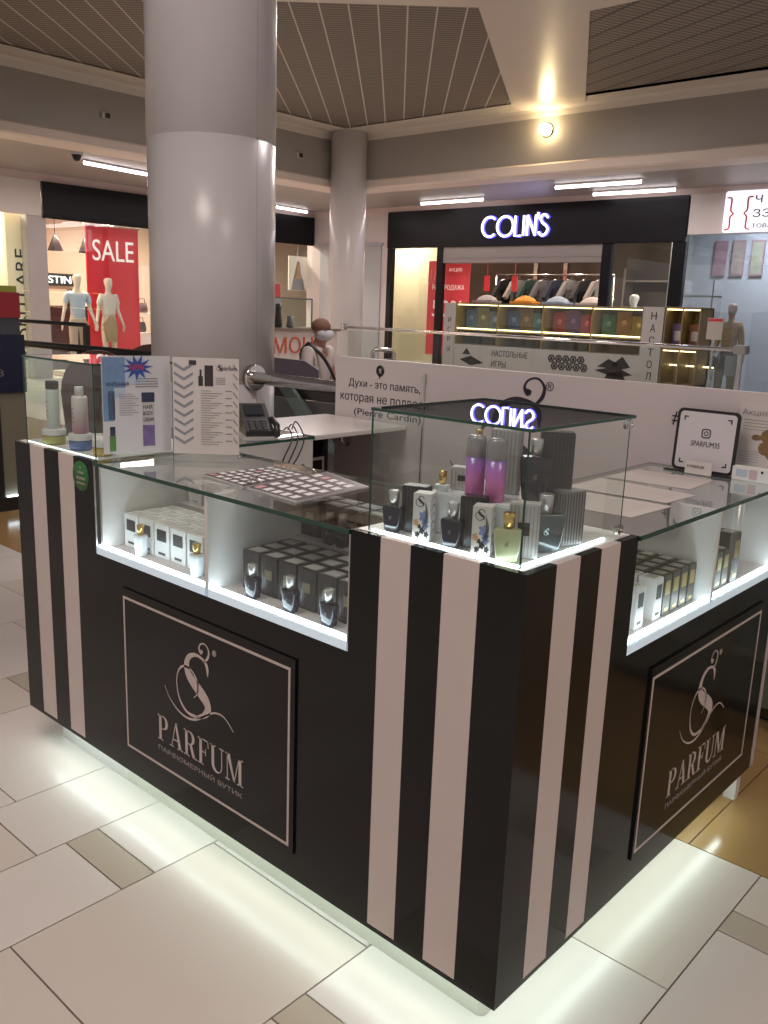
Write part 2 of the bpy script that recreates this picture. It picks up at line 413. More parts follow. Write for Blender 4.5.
for a, b in zip(xs, xs[1:]):
    for k in range(4): tile(a, b, 1.10 + .78 * k, 1.10 + .78 * (k + 1), 3)
struct(fb.build('floor', [T1, T2, T3, T4, T5, grout]))
# ---- ceiling grille (pattern of fine ribs and paler tee bars runs diagonally)
def grille_mat(dx=-.66, dy=.75, wd=.472, barc=(.52, .47, .41, 1), ribs=((.10, .078, .063, 1), (.20, .165, .135, 1))):
    m = bpy.data.materials.new('grille_ceiling'); m.use_nodes = True; nt = m.node_tree; b = nt.nodes['Principled BSDF']
    L = nt.links.new; N = nt.nodes.new
    tc = N('ShaderNodeTexCoord'); mp = N('ShaderNodeMapping'); mp.vector_type = 'TEXTURE'
    mp.inputs['Rotation'].default_value = (0, 0, math.atan2(dy, dx)); mp.inputs['Location'].default_value = (-6.307, 6.758, 0)
    L(tc.outputs['Object'], mp.inputs['Vector']); sp = N('ShaderNodeSeparateXYZ'); L(mp.outputs[0], sp.inputs[0])
    def math_(op, a, bb=None, clamp=False):
        n = N('ShaderNodeMath'); n.operation = op; n.use_clamp = clamp
        for i, q in enumerate((a, bb)):
            if q is None: continue
            if isinstance(q, (int, float)): n.inputs[i].default_value = q
            else: L(q, n.inputs[i])
        return n.outputs[0]
    q = math_('DIVIDE', sp.outputs['Y'], .33); fr = math_('FRACT', math_('ADD', q, 100.0)); d = math_('ABSOLUTE', math_('SUBTRACT', fr, .5))
    bar = math_('GREATER_THAN', d, wd)
    q2 = math_('FRACT', math_('ADD', math_('DIVIDE', sp.outputs['X'], .082), 500.0)); rib = math_('GREATER_THAN', q2, .5)
    nz = N('ShaderNodeTexNoise'); nz.inputs['Scale'].default_value = 1.2; L(tc.outputs['Object'], nz.inputs['Vector'])
    m1 = N('ShaderNodeMix'); m1.data_type = 'RGBA'; m1.inputs[6].default_value = ribs[0]; m1.inputs[7].default_value = ribs[1]; L(rib, m1.inputs[0])
    m2 = N('ShaderNodeMix'); m2.data_type = 'RGBA'; m2.inputs[7].default_value = barc; L(m1.outputs[2], m2.inputs[6]); L(bar, m2.inputs[0])
    m3 = N('ShaderNodeMix'); m3.data_type = 'RGBA'; m3.blend_type = 'MULTIPLY'; m3.inputs[0].default_value = .5; L(m2.outputs[2], m3.inputs[6]); L(nz.outputs['Color'], m3.inputs[7])
    L(m2.outputs[2], b.inputs['Base Color']); b.inputs['Roughness'].default_value = .6
    bp = N('ShaderNodeBump'); bp.inputs['Distance'].default_value = .02; bp.inputs['Strength'].default_value = .6
    L(math_('MAXIMUM', rib, bar), bp.inputs['Height']); L(bp.outputs[0], b.inputs['Normal'])
    return m
grille = grille_mat()
CX, CY, CZ = -11.6, 11.15, 4.84
mb = MB(); mb.box((CX - .3, -7, CZ), (7, CY + .3, CZ + .06)); struct(mb.build('ceiling', grille))
mb = MB(); mb.prism([(-7.0, 11.3, 4.825), (-4.5, 7.3, 4.825), (6, 7.3, 4.825), (6, 11.3, 4.825)], (0, 0, .012)); struct(mb.build('ceiling_right_field', grille_mat(-.91, .41, .45, (.05, .04, .035, 1), ((.12, .098, .08, 1), (.24, .20, .16, 1)))))
beam = M('beam_paint', (.52, .47, .41), .5, noise=.05, scale=2)
beamd = M('beam_face_dark', (.30, .275, .25), .45, noise=.06, scale=1.5)  # vertical face toned darker than the trim
beaml = M('beam_lip_pale', (.66, .56, .50), .5, noise=.04, scale=3)  # lip toned paler than the trim
def swept(prof, mats, name, mis):
    mb = MB(); n = len(prof)
    def ringat(kind):
        o = []
        for d, z in prof:
            p = {'a': (CX - d, -7, z), 'm': (CX - d, CY + d, z), 'b': (7, CY + d, z)}[kind]
            o.append(mb.bm.verts.new(p))
        return o
    A, Mi, B = ringat('a'), ringat('m'), ringat('b')
    for P, Q in ((A, Mi), (Mi, B)):
        for i in range(n - 1):
            f = mb.bm.faces.new((P[i], P[i + 1], Q[i + 1], Q[i])); f.material_index = mis[i]
    return mb.build(name, mats)
struct(swept([(0, 4.825), (.50, 4.825), (.55, 4.79), (.58, 4.70), (.585, 4.0), (.55, 3.97), (.55, 3.845), (.60, 3.82), (1.1, 3.82)], [beam, beamd, beaml], 'trim_1', [0, 0, 0, 1, 2, 2, 2, 2]))
perf = M('perforated_metal', (.30, .26, .245), .45, noise=.35, scale=60)
struct(swept([(1.1, 3.83), (4.4, 3.83)], [perf], 'trim_2', [0]))
# white wedge and cross band in the ceiling
wedge = M('white_ceiling_panel', (.60, .54, .47), .34, noise=.03, scale=1)
mb = MB(); mb.prism([(-5.58, 7.10, 4.81), (-7.962, 11.259, 4.81), (-7.98, 11.6, 4.81), (-6.83, 11.6, 4.81), (-4.661, 7.885, 4.81), (-4.7, 7.4, 4.81)], (0, 0, .04))
mb.box((-6.6, 9.2, 4.808), (-6.58, 9.22, 4.812))
struct(mb.build('trim_3', wedge))
e = V((.75, .66, 0)); nrm = V((.66, -.75, 0)); p0 = V((-7.263, 5.674, 4.80))
mb = MB(); mb.prism([p0 - e * 4, V((-4.644, 7.857, 4.80)), V((6, 7.84, 4.80)), V((6, 6.4, 4.80)), V((-4.2, 6.4, 4.80)), p0 - e * 4 + nrm * 1.3], (0, 0, .04)); struct(mb.build('trim_4', wedge))
# ---- outer walls behind the shops, facades
wallp = M('wall_pinkish', (.55, .44, .41), .5, noise=.03, scale=2)
warmw = M('shop_warm_wall', (.60, .48, .38), .6, noise=.05, scale=2)
FX, FY = -15.83, 14.34
mb = MB(); mb.box((-20.1, -2, -.03), (-20, 19, 5)); struct(mb.build('wall_left', warmw))
darkw = M('shop_dark_wall', (.10, .075, .06), .6, noise=.2, scale=2)
mb = MB(); mb.box((-20, 18.9, -.03), (7, 19, 5)); struct(mb.build('wall_back', darkw))
mb = MB(); mb.box((FX - 4.2, -2, 3.75), (FX - .05, 18.9, 3.85)); mb.box((FX - .05, FY + .05, 3.75), (7, 18.9, 3.85))
struct(mb.build('ceiling_shops', M('shop_ceiling', (.40, .33, .28), .7, noise=.1, scale=2)))
# lintel strip above the fascias
mb = MB(); mb.box((FX - .06, -2, 3.69), (FX + .02, FY, 3.83)); mb.box((FX, FY - .02, 3.69), (7, FY + .06, 3.83)); struct(mb.build('trim_5', wallp))
# left facade: white fascia, black fascia, pillars
fw = M('fascia_white', (.62, .56, .54), .4, noise=.03)
fbk = M('fascia_black', (.008, .0075, .010), .35, spec=.2, noise=.1)
mb = MB(); mb.box((FX - .05, -2, 3.06), (FX + .03, 7.255, 3.69)); struct(mb.build('trim_6', fw))
pil = M('pillar_grey', (.42, .38, .38), .4, noise=.04)
mb = MB(); mb.box((FX - .25, 6.97, 0), (FX, 7.35, 3.06)); struct(mb.build('wall_left_pier', pil))
mb = MB(); mb.box((FX - .25, 14.56, 0), (FX, 14.9, 3.7)); mb.box((FX - .2, FY, 0), (-13.31, FY + .2, 3.69)); struct(mb.build('wall_corner', M('corner_wall', (.50, .44, .44), .45, noise=.04)))
mb = MB(); mb.box((FX + .3, FY - .03, .0), (-13.5, FY, 3.0)); mb.box((FX + .25, FY - .06, 3.0), (-13.45, FY, 3.05)); struct(mb.build('door_1', M('service_door', (.33, .34, .37), .3, noise=.04)))
mb = MB(); mb.box((-20, 7.18, 0), (FX - .25, 7.26, 3.75)); struct(mb.build('wall_between_left_shops', warmw))
t = thing('shop_fascia', 'plain black fascia board above the SALE shop window', 'fascia', (FX, 10.8, 3.08))
mb = MB(); mb.box((FX - .05, 7.28, 3.07), (FX + .08, 14.32, 3.69), 0, .01); mb.build('panel', fbk, t)
mb = MB(); mb.box((FX - .02, 7.28, 3.03), (FX + .05, 14.32, 3.07)); mb.build('edge_trim', fbk, t)
# window glass of the left shops
def pane(name, a, b, parent=None, mat=None): return MB().box(a, b).build(name, mat or shopglass, parent)
w1 = struct(pane('window_1', (FX - .03, 7.35, .1), (FX - .02, 14.5, 3.03)))
w2 = struct(pane('window_2', (FX - .03, 3, .1), (FX - .02, 6.97, 3.05)))
for k_, (x_, y_, p_) in enumerate(((-17.0, 8.2, 190), (-17.0, 9.4, 190), (-18.3, 11, 130), (-17.2, 13.4, 130))): area('shop_light', (x_, y_, 3.6), .35, p_, (1, .80, .64), (0.15 if x_ > -17.5 else 0, 0, -1))
for k_, (x_, y_, p_) in enumerate(((-17.2, 6.5, 170), (-17.6, 4.6, 120))): area('shop_light', (x_, y_, 3.6), .35, p_, (1, .84, .6))

# ================================================================== THE PERFUME ISLAND
ZR, ZL, ZB = 1.10, .81, .13
def stripes(mb, axis, segs, z0, z1, depth, inset):
    """striped board: segs = [(from, to, material index)], flush white boards with a thin black foot"""
    for a, b, mi in segs:
        zz = z0 + (.013 if mi == 1 else 0)
        if axis == 'x':
            mb.box((a, 0, zz), (b, depth, z1), mi)
            if mi == 1: mb.box((a, 0, z0), (b, depth, zz), 0)
        else:
            mb.box((-depth, a, zz), (0, b, z1), mi)
            if mi == 1: mb.box((-depth, a, z0), (0, b, zz), 0)
# ---- left corner plinth
pl = thing('display_plinth', 'black and white striped plinth at the far left end with green sticker', 'plinth', (-1.8, .23, 0))
mb = MB(); stripes(mb, 'x', [(-2.055, -1.95, 0), (-1.95, -1.856, 1), (-1.856, -1.762, 0), (-1.762, -1.669, 1), (-1.669, -1.552, 0)], ZB, ZR, .018, 0)
mb.build('striped_front_panel', [black, pinkw], pl)
mb = MB(); mb.box((-2.055, .018, ZB), (-2.037, .46, ZR)); mb.box((-1.570, .018, ZL - .02), (-1.552, .46, ZR - .01)); mb.build('side_panel', white, pl)
mb = MB(); mb.box((-2.037, .018, ZR - .02), (-1.57, .46, ZR - .001)); mb.build('top_board', white, pl)
mb = MB(); mb.box((-1.97, .085, 0), (-1.552, .10, ZB)); mb.box((-1.985, .085, 0), (-1.97, .46, ZB)); mb.build('kick_plate', white, pl)
mb = MB(); mb.box((-1.97, .035, ZB + .001), (-1.552, .05, ZB + .008)); mb.build('light_strip', ledg, pl)
stk = M('green_sticker', (.03, .15, .04), .4)
mb = MB(); mb.lathe([(0, 0), (.047, 0), (.047, .0012), (0, .0012)], (0, 0), 28)
bmesh.ops.transform(mb.bm, matrix=Matrix.Translation((-1.627, 0, 1.043)) @ Matrix.Rotation(math.pi / 2, 4, 'X') , verts=mb.bm.verts)
s_ = mb.build('round_sticker', stk, pl, 'round green sticker')
for i, (tx, wd) in enumerate((('%', .01), ('скидка', .035), ('постоянным', .05), ('покупателям', .052))):
    text(tx, 'sticker_lettering', inkp, (-1.627, -.0014, 1.066 - i * .017), (1, 0, 0), (0, 0, 1), wd, .008, s_, .0004, 'C')
# ---- corner plinth (front corner)
pc = thing('display_plinth', 'tall striped corner plinth carrying the lit glass case of perfumes', 'plinth', (-.23, .23, 0))
mb = MB(); stripes(mb, 'x', [(-.462, -.372, 0), (-.372, -.287, 1), (-.287, -.199, 0), (-.199, -.109, 1), (-.109, -.0, 0)], ZB, ZR, .018, 0)
mb.build('striped_front_panel', [black, pinkw], pc)
mb = MB()
for a, b, mi in [(.018, .109, 0), (.109, .202, 1), (.202, .290, 0), (.290, .375, 1), (.375, .459, 0)]:
    zz = ZB + (.013 if mi else 0); mb.box((-.018, a, zz), (0, b, ZR), mi)
    if mi: mb.box((-.018, a, ZB), (0, b, zz), 0)
mb.build('striped_side_panel', [black, pinkw], pc)
mb = MB(); mb.box((-.462, .018, ZR - .02), (-.018, .459, ZR - .001)); mb.build('top_board', white, pc)
mb = MB(); mb.box((-.462, .018, ZL - .02), (-.450, .45, ZR - .02)); mb.box((-.45, .447, ZL - .02), (-.018, .459, ZR - .02)); mb.box((-.462, .44, ZB), (-.018, .447, ZR - .02)); mb.build('inner_panel', white, pc)
kick = M('kick_plate_white', (.66, .66, .58), .35, noise=.03)
mb = MB(); mb.box((-.462, .085, 0), (-.10, .10, ZB)); mb.lathe([(.018, 0), (.018, ZB)], (-.103, .103), 16); mb.box((-.10, .103, 0), (-.085, .459, ZB)); mb.build('kick_plate', kick, pc)
mb = MB(); mb.box((-.462, .035, ZB + .001), (-.04, .05, ZB + .008)); mb.box((-.05, .05, ZB + .001), (-.035, .459, ZB + .008)); mb.build('light_strip', ledg, pc)
# ---- display counters with lit compartments
def counter_sign(f, parent, c, du):
    """framed sign board; f(u, v, depth)"""
    mb = MB(); pr(mb, f, [(-.386, .204), (.388, .204), (.388, .738), (-.386, .738)], .006); sp = mb.build('sign_board', black, parent, norm=True)
    mb = MB(); W0, W1, H0, H1, t = -.377, .372, .221, .713, .007
    g = lambda u, v, d: f(u, v, d + .006)
    for q in ((W0, H0, W1, H0 + t), (W0, H1 - t, W1, H1), (W0, H0 + t, W0 + t, H1 - t), (W1 - t, H0 + t, W1, H1 - t)):
        pr(mb, g, [(q[0], q[1]), (q[2], q[1]), (q[2], q[3]), (q[0], q[3])], .0012)
    mb.build('sign_border', inkp, sp, norm=True)
    mb = MB(); logo(mb, g, .0012); mb.build('sign_emblem', inkp, sp, norm=True)
    mb = MB(); didone(mb, g, 'PARFUM', -.207, .188, .310, .389, .0012); mb.build('sign_lettering', inkp, sp, norm=True)
    O = g(-.207, .275, 0); uu = g(1, .275, 0) - g(0, .275, 0)
    text('ПАРФЮМЕРНЫЙ БУТИК', 'sign_small_lettering', M('printed_dim_pink', (.32, .27, .26), .5), O, uu, (0, 0, 1), .392, .019, sp, .001)
    text('®', 'sign_trademark', inkp, g(.058, .651, 0), uu, (0, 0, 1), .017, .017, sp, .001)
ca = thing('display_counter', 'long black counter side with two lit compartments, left of the striped corner plinth', 'counter', (-1.0, .23, 0))
mb = MB(); mb.box((-1.552, 0, ZB), (-.462, .018, ZL)); mb.build('front_panel', black, ca)
mb = MB(); mb.box((-1.552, .018, ZL - .018), (-.462, .46, ZL)); mb.build('shelf', whiteg, ca)
mb = MB(); mb.box((-1.552, .0, ZL), (-.462, .006, ZL + .022)); mb.build('shelf_lip', ledlip, ca)
mb = MB(); mb.box((-1.552, .010, ZL), (-.462, .026, ZL + .026)); mb.build('light_strip', led, ca)
mb = MB(); mb.box((-1.552, .03, ZL), (-.462, .455, ZL + .018)); mb.build('shelf_board', whiteg, ca)
mb = MB(); mb.box((-.999, .0, ZL), (-.986, .455, ZR - .012)); mb.build('divider', white, ca)
MB().box((-1.552, .018, ZL + .018), (-1.540, .455, ZR - .012)).build('side_panel', white, ca); MB().box((-.474, .018, ZL + .018), (-.462, .455, ZR - .012)).build('side_panel', white, ca)
mb = MB(); mb.box((-1.54, .30, .914), (-.999, .455, .932)); mb.box((-.986, .30, .914), (-.474, .455, .932)); mb.build('raised_shelf', whiteg, ca)
mb = MB(); mb.box((-1.552, .445, ZB), (-.462, .457, .914)); mb.build('back_panel', whiteg, ca)
mb = MB(); mb.box((-1.552, .085, 0), (-.462, .10, ZB)); mb.build('kick_plate', kick, ca)
mb = MB(); mb.box((-1.552, .035, ZB + .001), (-.462, .05, ZB + .008)); mb.build('underglow_strip', ledg, ca)
mb = MB(); mb.box((-1.550, .001, ZL + .022), (-1.000, .005, ZR - .013)); mb.box((-.985, .001, ZL + .022), (-.465, .005, ZR - .013)); mb.build('front_glass', glass, ca)
MB().box((-.4665, 0, ZL), (-.4625, .004, ZR - .012)).build('glass_edge_profile', silver, ca); MB().box((-1.552, 0, ZL), (-1.549, .004, ZR - .012)).build('glass_edge_profile', silver, ca)
counter_sign(lambda u, v, d: V((-1.020 + u, -d, v)), ca, 0, 0)
mb = MB(); mb.box((-1.2, .05, ZL + .02), (-1.19, .06, ZL + .03)); mb.bm.free()
cb = thing('display_counter', 'black counter side with lit compartments and framed emblem, right of the striped corner', 'counter', (-.23, 1.0, 0))
mb = MB(); mb.box((-.018, .459, ZB), (0, 1.470, ZL)); mb.build('front_panel', black, cb)
mb = MB(); mb.box((-.46, .459, ZL - .018), (-.018, 1.47, ZL)); mb.box((-.455, .459, ZL), (-.03, 1.47, ZL + .018)); mb.build('shelf_board', whiteg, cb)
mb = MB(); mb.box((-.006, .459, ZL), (0, 1.47, ZL + .022)); mb.build('shelf_lip', ledlip, cb)
mb = MB(); mb.box((-.026, .459, ZL), (-.010, 1.47, ZL + .026)); mb.build('light_strip', led, cb)
mb = MB(); mb.box((-.455, .937, ZL), (0, .950, ZR - .012)); mb.build('divider', white, cb)
mb = MB(); mb.box((-.455, .459, ZL + .018), (-.018, .471, ZR - .012)); mb.box((-.455, 1.458, ZL + .018), (-.0, 1.47, ZR - .012)); mb.build('side_panel', white, cb)
mb = MB(); mb.box((-.46, .459, ZB), (-.448, 1.47, .95)); mb.build('back_panel', whiteg, cb)
mb = MB(); mb.box((-.10, .459, 0), (-.085, 1.40, ZB)); mb.build('kick_plate', kick, cb)
mb = MB(); mb.box((-.05, .459, ZB + .001), (-.035, 1.40, ZB + .008)); mb.build('underglow_strip', ledg, cb)
mb = MB(); mb.box((-.005, .462, ZL + .022), (-.001, .936, ZR - .013)); mb.box((-.005, .951, ZL + .022), (-.001, 1.468, ZR - .013)); mb.build('front_glass', glass, cb)
mb = MB(); mb.box((-.07, 1.455, .02), (-.028, 1.49, ZB)); mb.box((-.068, 1.457, 0), (-.03, 1.488, .02)); mb.build('foot', white, cb)
counter_sign(lambda u, v, d: V((d, .985 + u, v)), cb, 0, 0)
# ---- left wing cabinet and its white table
lw = thing('cabinet', 'white side cabinet with cable hole under the card terminal', 'cabinet', (-1.8, .7, 0))
mb = MB(); mb.box((-1.588, .46, ZB), (-1.57, .93, 1.085)); mb.build('inner_panel', white, lw)
mb = MB(); mb.box((-2.055, .46, ZB), (-2.037, .932, 1.085)); mb.box((-2.055, .932, ZB), (-2.037, 1.47, 1.081)); mb.build('outer_panel', black, lw)
mb = MB(); mb.box((-2.037, .912, ZB), (-1.588, .93, 1.085)); mb.box((-2.037, .46, 1.0), (-1.588, .912, 1.018)); mb.build('shelf', white, lw)
mb = MB(); mb.lathe([(0, 0), (.013, 0), (.013, .003), (.006, .003), (.006, .001), (0, .001)], (0, 0), 16)
bmesh.ops.transform(mb.bm, matrix=Matrix.Translation((-1.57, .875, .985)) @ Matrix.Rotation(math.pi / 2, 4, 'Y'), verts=mb.bm.verts); mb.build('cable_grommet', silver, lw)
tw = thing('tabletop', 'glossy white tabletop behind the card terminal reaching the banner board', 'tabletop', (-1.8, 1.2, 1.08))
mb = MB(); mb.box((-2.055, .935, 1.082), (-1.565, 1.468, 1.10), 0, .002); mb.build('board', M('white_gloss', (.74, .71, .69), .12), tw)
mb = MB(); mb.tube([(-1.90, 1.42, 1.08), (-1.90, 1.42, 1.0), (-1.90, 1.46, .98)], .012, 8); mb.build('bracket', silver, tw)
qr = MB(); qr.box((-2.037, 1.34, .81), (-2.03, 1.45, .92)); q_ = qr.build('framed_card', inkk); tag(q_, 'small black framed card under the white tabletop', 'card', base=(-2.033, 1.395, .81))
MB().box((-2.030, 1.352, .822), (-2.028, 1.438, .908)).build('white_border', white, q_); MB().box((-2.028, 1.366, .836), (-2.0265, 1.424, .894)).build('card_centre', inkk, q_)
# ---- back banner wall
bw = thing('banner_wall', 'pinkish white banner board with Cyrillic perfume quotation and dark emblem', 'banner', (-1.0, 1.485, 0))
mb = MB(); mb.box((-2.0, 1.472, ZB), (0, 1.505, 1.366), 0, .002); mb.build('board', M('banner_white', (.56, .49, .49), .35, noise=.03, scale=3), bw)
g = lambda a, b: V((-.92 + a, 1.4715, 1.335 + b))
mb = MB(); f = lambda a, b, d: V((-.948 + a, 1.4718 - d, 1.345 + b)); logo(mb, f, .001, 0, 2.0, .021, .673); mb.build('emblem', purple_ink, bw, norm=True)
for s, x0, x1, z0, h in (('Духи - это память,', -1.915, -1.50, 1.232, .042), ('которая не подводит', -1.965, -1.42, 1.166, .040), ('(Pierre Cardin)', -1.878, -1.49, 1.108, .038)):
    text(s, 'banner_lettering', inkk, (x0, 1.4718, z0), (1, 0, 0), (0, 0, 1), x1 - x0, h, bw, .001)
mb = MB(); mb.lathe([(0, 0), (.024, 0), (.024, .001), (0, .001)], (0, 0), 24)
bmesh.ops.transform(mb.bm, matrix=Matrix.Translation((-1.728, 1.4718, 1.318)) @ Matrix.Rotation(math.pi / 2, 4, 'X'), verts=mb.bm.verts)
mb.prism([(-1.735, 1.4718, 1.300), (-1.718, 1.4718, 1.300), (-1.733, 1.4718, 1.283)], (0, -.001, 0)); mb.build('quote_mark', inkk, bw, norm=True)
text('”', 'quote_symbol', inkp, (-1.734, 1.4705, 1.306), (1, 0, 0), (0, 0, 1), .012, .022, bw, .001)
text('®', 'banner_trademark', purple_ink, (-.898, 1.4718, 1.305), (1, 0, 0), (0, 0, 1), .034, .034, bw, .001)
text('#', 'banner_hash_sign', inkk, (-.40, 1.4718, 1.236), (1, 0, 0), (0, 0, 1), .038, .045, bw, .001)
mb = MB(); mb.box((-1.478, 1.462, .80), (-1.470, 1.472, 1.312)); mb.box((-1.482, 1.458, 1.298), (-1.466, 1.472, 1.325)); mb.build('support_rail', silver, bw)
# ---- glass countertops
def slab(name, label, boxes, cat='glass top'):
    t = thing(name, label, cat, ((boxes[0][0] + boxes[0][2]) / 2, (boxes[0][1] + boxes[0][3]) / 2, 1.088))
    mb = MB()
    for x0, y0, x1, y1 in boxes: mb.box((x0 + .001, y0 + .001, 1.0885), (x1 - .001, y1 - .001, 1.0985))
    mb.build('pane', glass, t)
    mb = MB()
    for x0, y0, x1, y1 in boxes:
        mb.box((x0, y0, 1.088), (x1, y0 + .001, 1.099)); mb.box((x0, y1 - .001, 1.088), (x1, y1, 1.099)); mb.box((x0, y0, 1.088), (x0 + .001, y1, 1.099)); mb.box((x1 - .001, y0, 1.088), (x1, y1, 1.099))
    mb.build('polished_edge', gedge, t); return t
slab('glass_countertop', 'green-edged glass top over the left display compartments', [(-1.552, -.004, -.464, .46)])
slab('glass_countertop', 'glass top under the black card terminal', [(-2.037, .462, -1.562, .932)])
slab('glass_countertop', 'green-edged glass top under the white papers right of the corner case', [(-.46, .461, .004, 1.468)])
# ---- glass display cases
def case(label, x0, y0, x1, y1, z1, over=0):
    t = thing('glass_case', label, 'glass case', ((x0 + x1) / 2, (y0 + y1) / 2, ZR)); z0 = ZR + .0005; th = .004
    def pn(name, a, b): MB().box(a, b).build(name, glass, t)
    pn('front_pane', (x0, y0, z0), (x1, y0 + th, z1)); pn('side_pane', (x1 - th, y0 + th, z0), (x1, y1, z1))
    pn('side_pane', (x0, y0 + th, z0), (x0 + th, y1, z1)); pn('top_pane', (x0 - .002, y0 - .002, z1 + .0005), (x1 + .002 + over, y1 + over, z1 + .006))
    mb = MB(); e = .0012
    for (a, b) in (((x0 - .003, y0 - .003, z1), (x1 + .003 + over, y0 - .002, z1 + .0065)), ((x1 + .002 + over, y0 - .003, z1), (x1 + .003 + over, y1 + over, z1 + .0065)),
                   ((x0 - .003, y0 - .003, z1), (x0 - .002, y1 + over, z1 + .0065)), ((x0 - .003, y1 + over, z1), (x1 + .003 + over, y1 + over + .001, z1 + .0065))): mb.box(a, b)
    for (cx, cy) in ((x0, y0), (x1, y0)): mb.box((cx - .0015, cy - .0015, z0), (cx + .0015, cy + .0015, z1))
    for (cx, cy) in ((x0, y1), (x1, y1)): mb.box((cx - .0008, cy - .0008, z0), (cx + .0008, cy + .0008, z1))
    mb.build('polished_edge', gedge, t)
    return t
k1 = case('large glass case on the striped corner plinth with perfumes inside', -.432, .027, -.033, .43, 1.366, .006)
for z, dz in ((1.348, .014), (1.112, .014)):
    mb = MB(); mb.box((-.034, .398, z - .004), (-.024, .43, z + dz), 0, .002); mb.lathe([(0, z + .003), (.004, z + .003), (.004, z + .006), (0, z + .006)], (-.022, .414), 10); mb.build('corner_clip', chrome, k1)
mb = MB(); mb.box((-.425, .0325, ZR), (-.040, .0355, ZR + .0035)); mb.box((-.0415, .0355, ZR), (-.0385, .37, ZR + .0035)); mb.build('light_strip', M('led_case', (.8, .9, 1), .5, emit=(.80, .93, 1), es=12), k1)
led_soft = M('led_soft', (.8, .9, .9), .5, emit=(.85, 1, .95), es=2.5)
k2 = case('smaller glass case of haircare bottles on the far left plinth', -2.005, .02, -1.568, .30, 1.383)
mb = MB(); mb.box((-2.02, .030, ZR), (-1.58, .0325, ZR + .0022)); mb.build('light_strip', led_soft, k2)

# ================================================================== PRODUCTS
blackglass = M('dark_glass_bottle', (.008, .009, .02), .09, coat=.2)
frost = M('frosted_white_glass', (.75, .8, .84), .2)
ygl = M('yellow_green_perfume', (.62, .66, .40), .12, trans=.35)
boxw = M('white_box_card', (.72, .70, .69), .45); boxk = M('black_box_card', (.016, .015, .016), .3); boxkr = M('black_box_rib', (.045, .042, .04), .3)
boxg = M('grey_ribbed_card', (.50, .48, .47), .35); boxgr = M('grey_rib_dark', (.33, .31, .30), .35); lab = M('box_label_grey', (.42, .41, .38), .5)
glab = M('gold_label', (.52, .38, .12), .35, .5)
capsil = M('satin_silver_cap', (.62, .61, .60), .38, .9)
def bottle(body, cap, w_, d_, h, capr, caph, label, loc, rz, group=None, letter=True, cm=None):
    t = thing('perfume_bottle', label, 'perfume bottle', loc, group, rz)
    mb = MB(); n = 4
    prof = [(.62, 0), (.76, .05), (.88, .38), (1.0, .86), (.985, .95), (.93, .985), (.80, 1.0)]
    rings = []
    for s, zz in prof:
        a, b = w_ / 2 * s, d_ / 2 * (.6 + .4 * s); r = min(a, b) * .5; ring_ = []
        for cx, cy, t0 in ((a - r, b - r, 0), (-a + r, b - r, 90), (-a + r, -b + r, 180), (a - r, -b + r, 270)):
            for q in (0, 30, 60, 90): th = math.radians(t0 + q); ring_.append(mb.bm.verts.new((cx + r * math.cos(th), cy + r * math.sin(th), zz * h)))
        rings.append(ring_)
    for A, B in zip(rings, rings[1:]):
        for i in range(16): fc = mb.bm.faces.new((A[i], A[(i + 1) % 16], B[(i + 1) % 16], B[i])); fc.smooth = True
    mb.bm.faces.new(rings[0][::-1]); mb.bm.faces.new(rings[-1])
    mb.build('body', body, t)
    mb = MB(); mb.lathe([(capr * .55, h * .985), (capr * .55, h + .003)], (0, 0), 16); mb.build('neck', silver if cap is silver else gold, t)
    mb = MB(); mb.lathe([(0, h + .002), (capr * .82, h + .002), (capr, h + caph), (capr * .94, h + caph + .001), (0, h + caph + .001)], (0, 0), 20); mb.build('cap', capsil if cap is silver else cap, t)
    if letter:
        mb = MB(); y = -d_ / 2 * .99 - .0005; fx = w_ * .75
        for st in LOGO[:3]: ribbon(mb, [((a + .01) * fx, (b - .54) * fx, max(wd, .008) * fx) for a, b, wd in st], lambda a, b, d: V((a, y - d, h * .55 + b)), .0006, 0, 2)
        mb.build('emblem', cm or M('dim_emblem', (.2, .2, .2), .5), t, norm=True)
    return t
def ribbox(w_, d_, h, body, rib, label, loc, rz, group=None, lm=None, cat='perfume box', name='perfume_box', roundtop=False):
    t = thing(name, label, cat, loc, group, rz)
    mb = MB(); mb.box((-w_ / 2, -d_ / 2, 0), (w_ / 2, d_ / 2, h), 0, .0015)
    n = max(5, int(w_ / .0075)); 
    for i in range(n):
        x = -w_ / 2 + (i + .5) * w_ / n; mb.box((x - .0012, -d_ / 2 - .0008, .004), (x + .0012, -d_ / 2, h - .004), 1)
    n = max(4, int(d_ / .0075))
    for i in range(n):
        y = -d_ / 2 + (i + .5) * d_ / n
        mb.box((w_ / 2, y - .0012, .004), (w_ / 2 + .0008, y + .0012, h - .004), 1); mb.box((-w_ / 2 - .0008, y - .0012, .004), (-w_ / 2, y + .0012, h - .004), 1)
    mb.build('carton', [body, rib], t)
    if lm: MB().box((-w_ * .2, -d_ / 2 - .0016, h * .42), (w_ * .2, -d_ / 2 - .0008, h * .66)).build('front_label', lm, t)
    return t
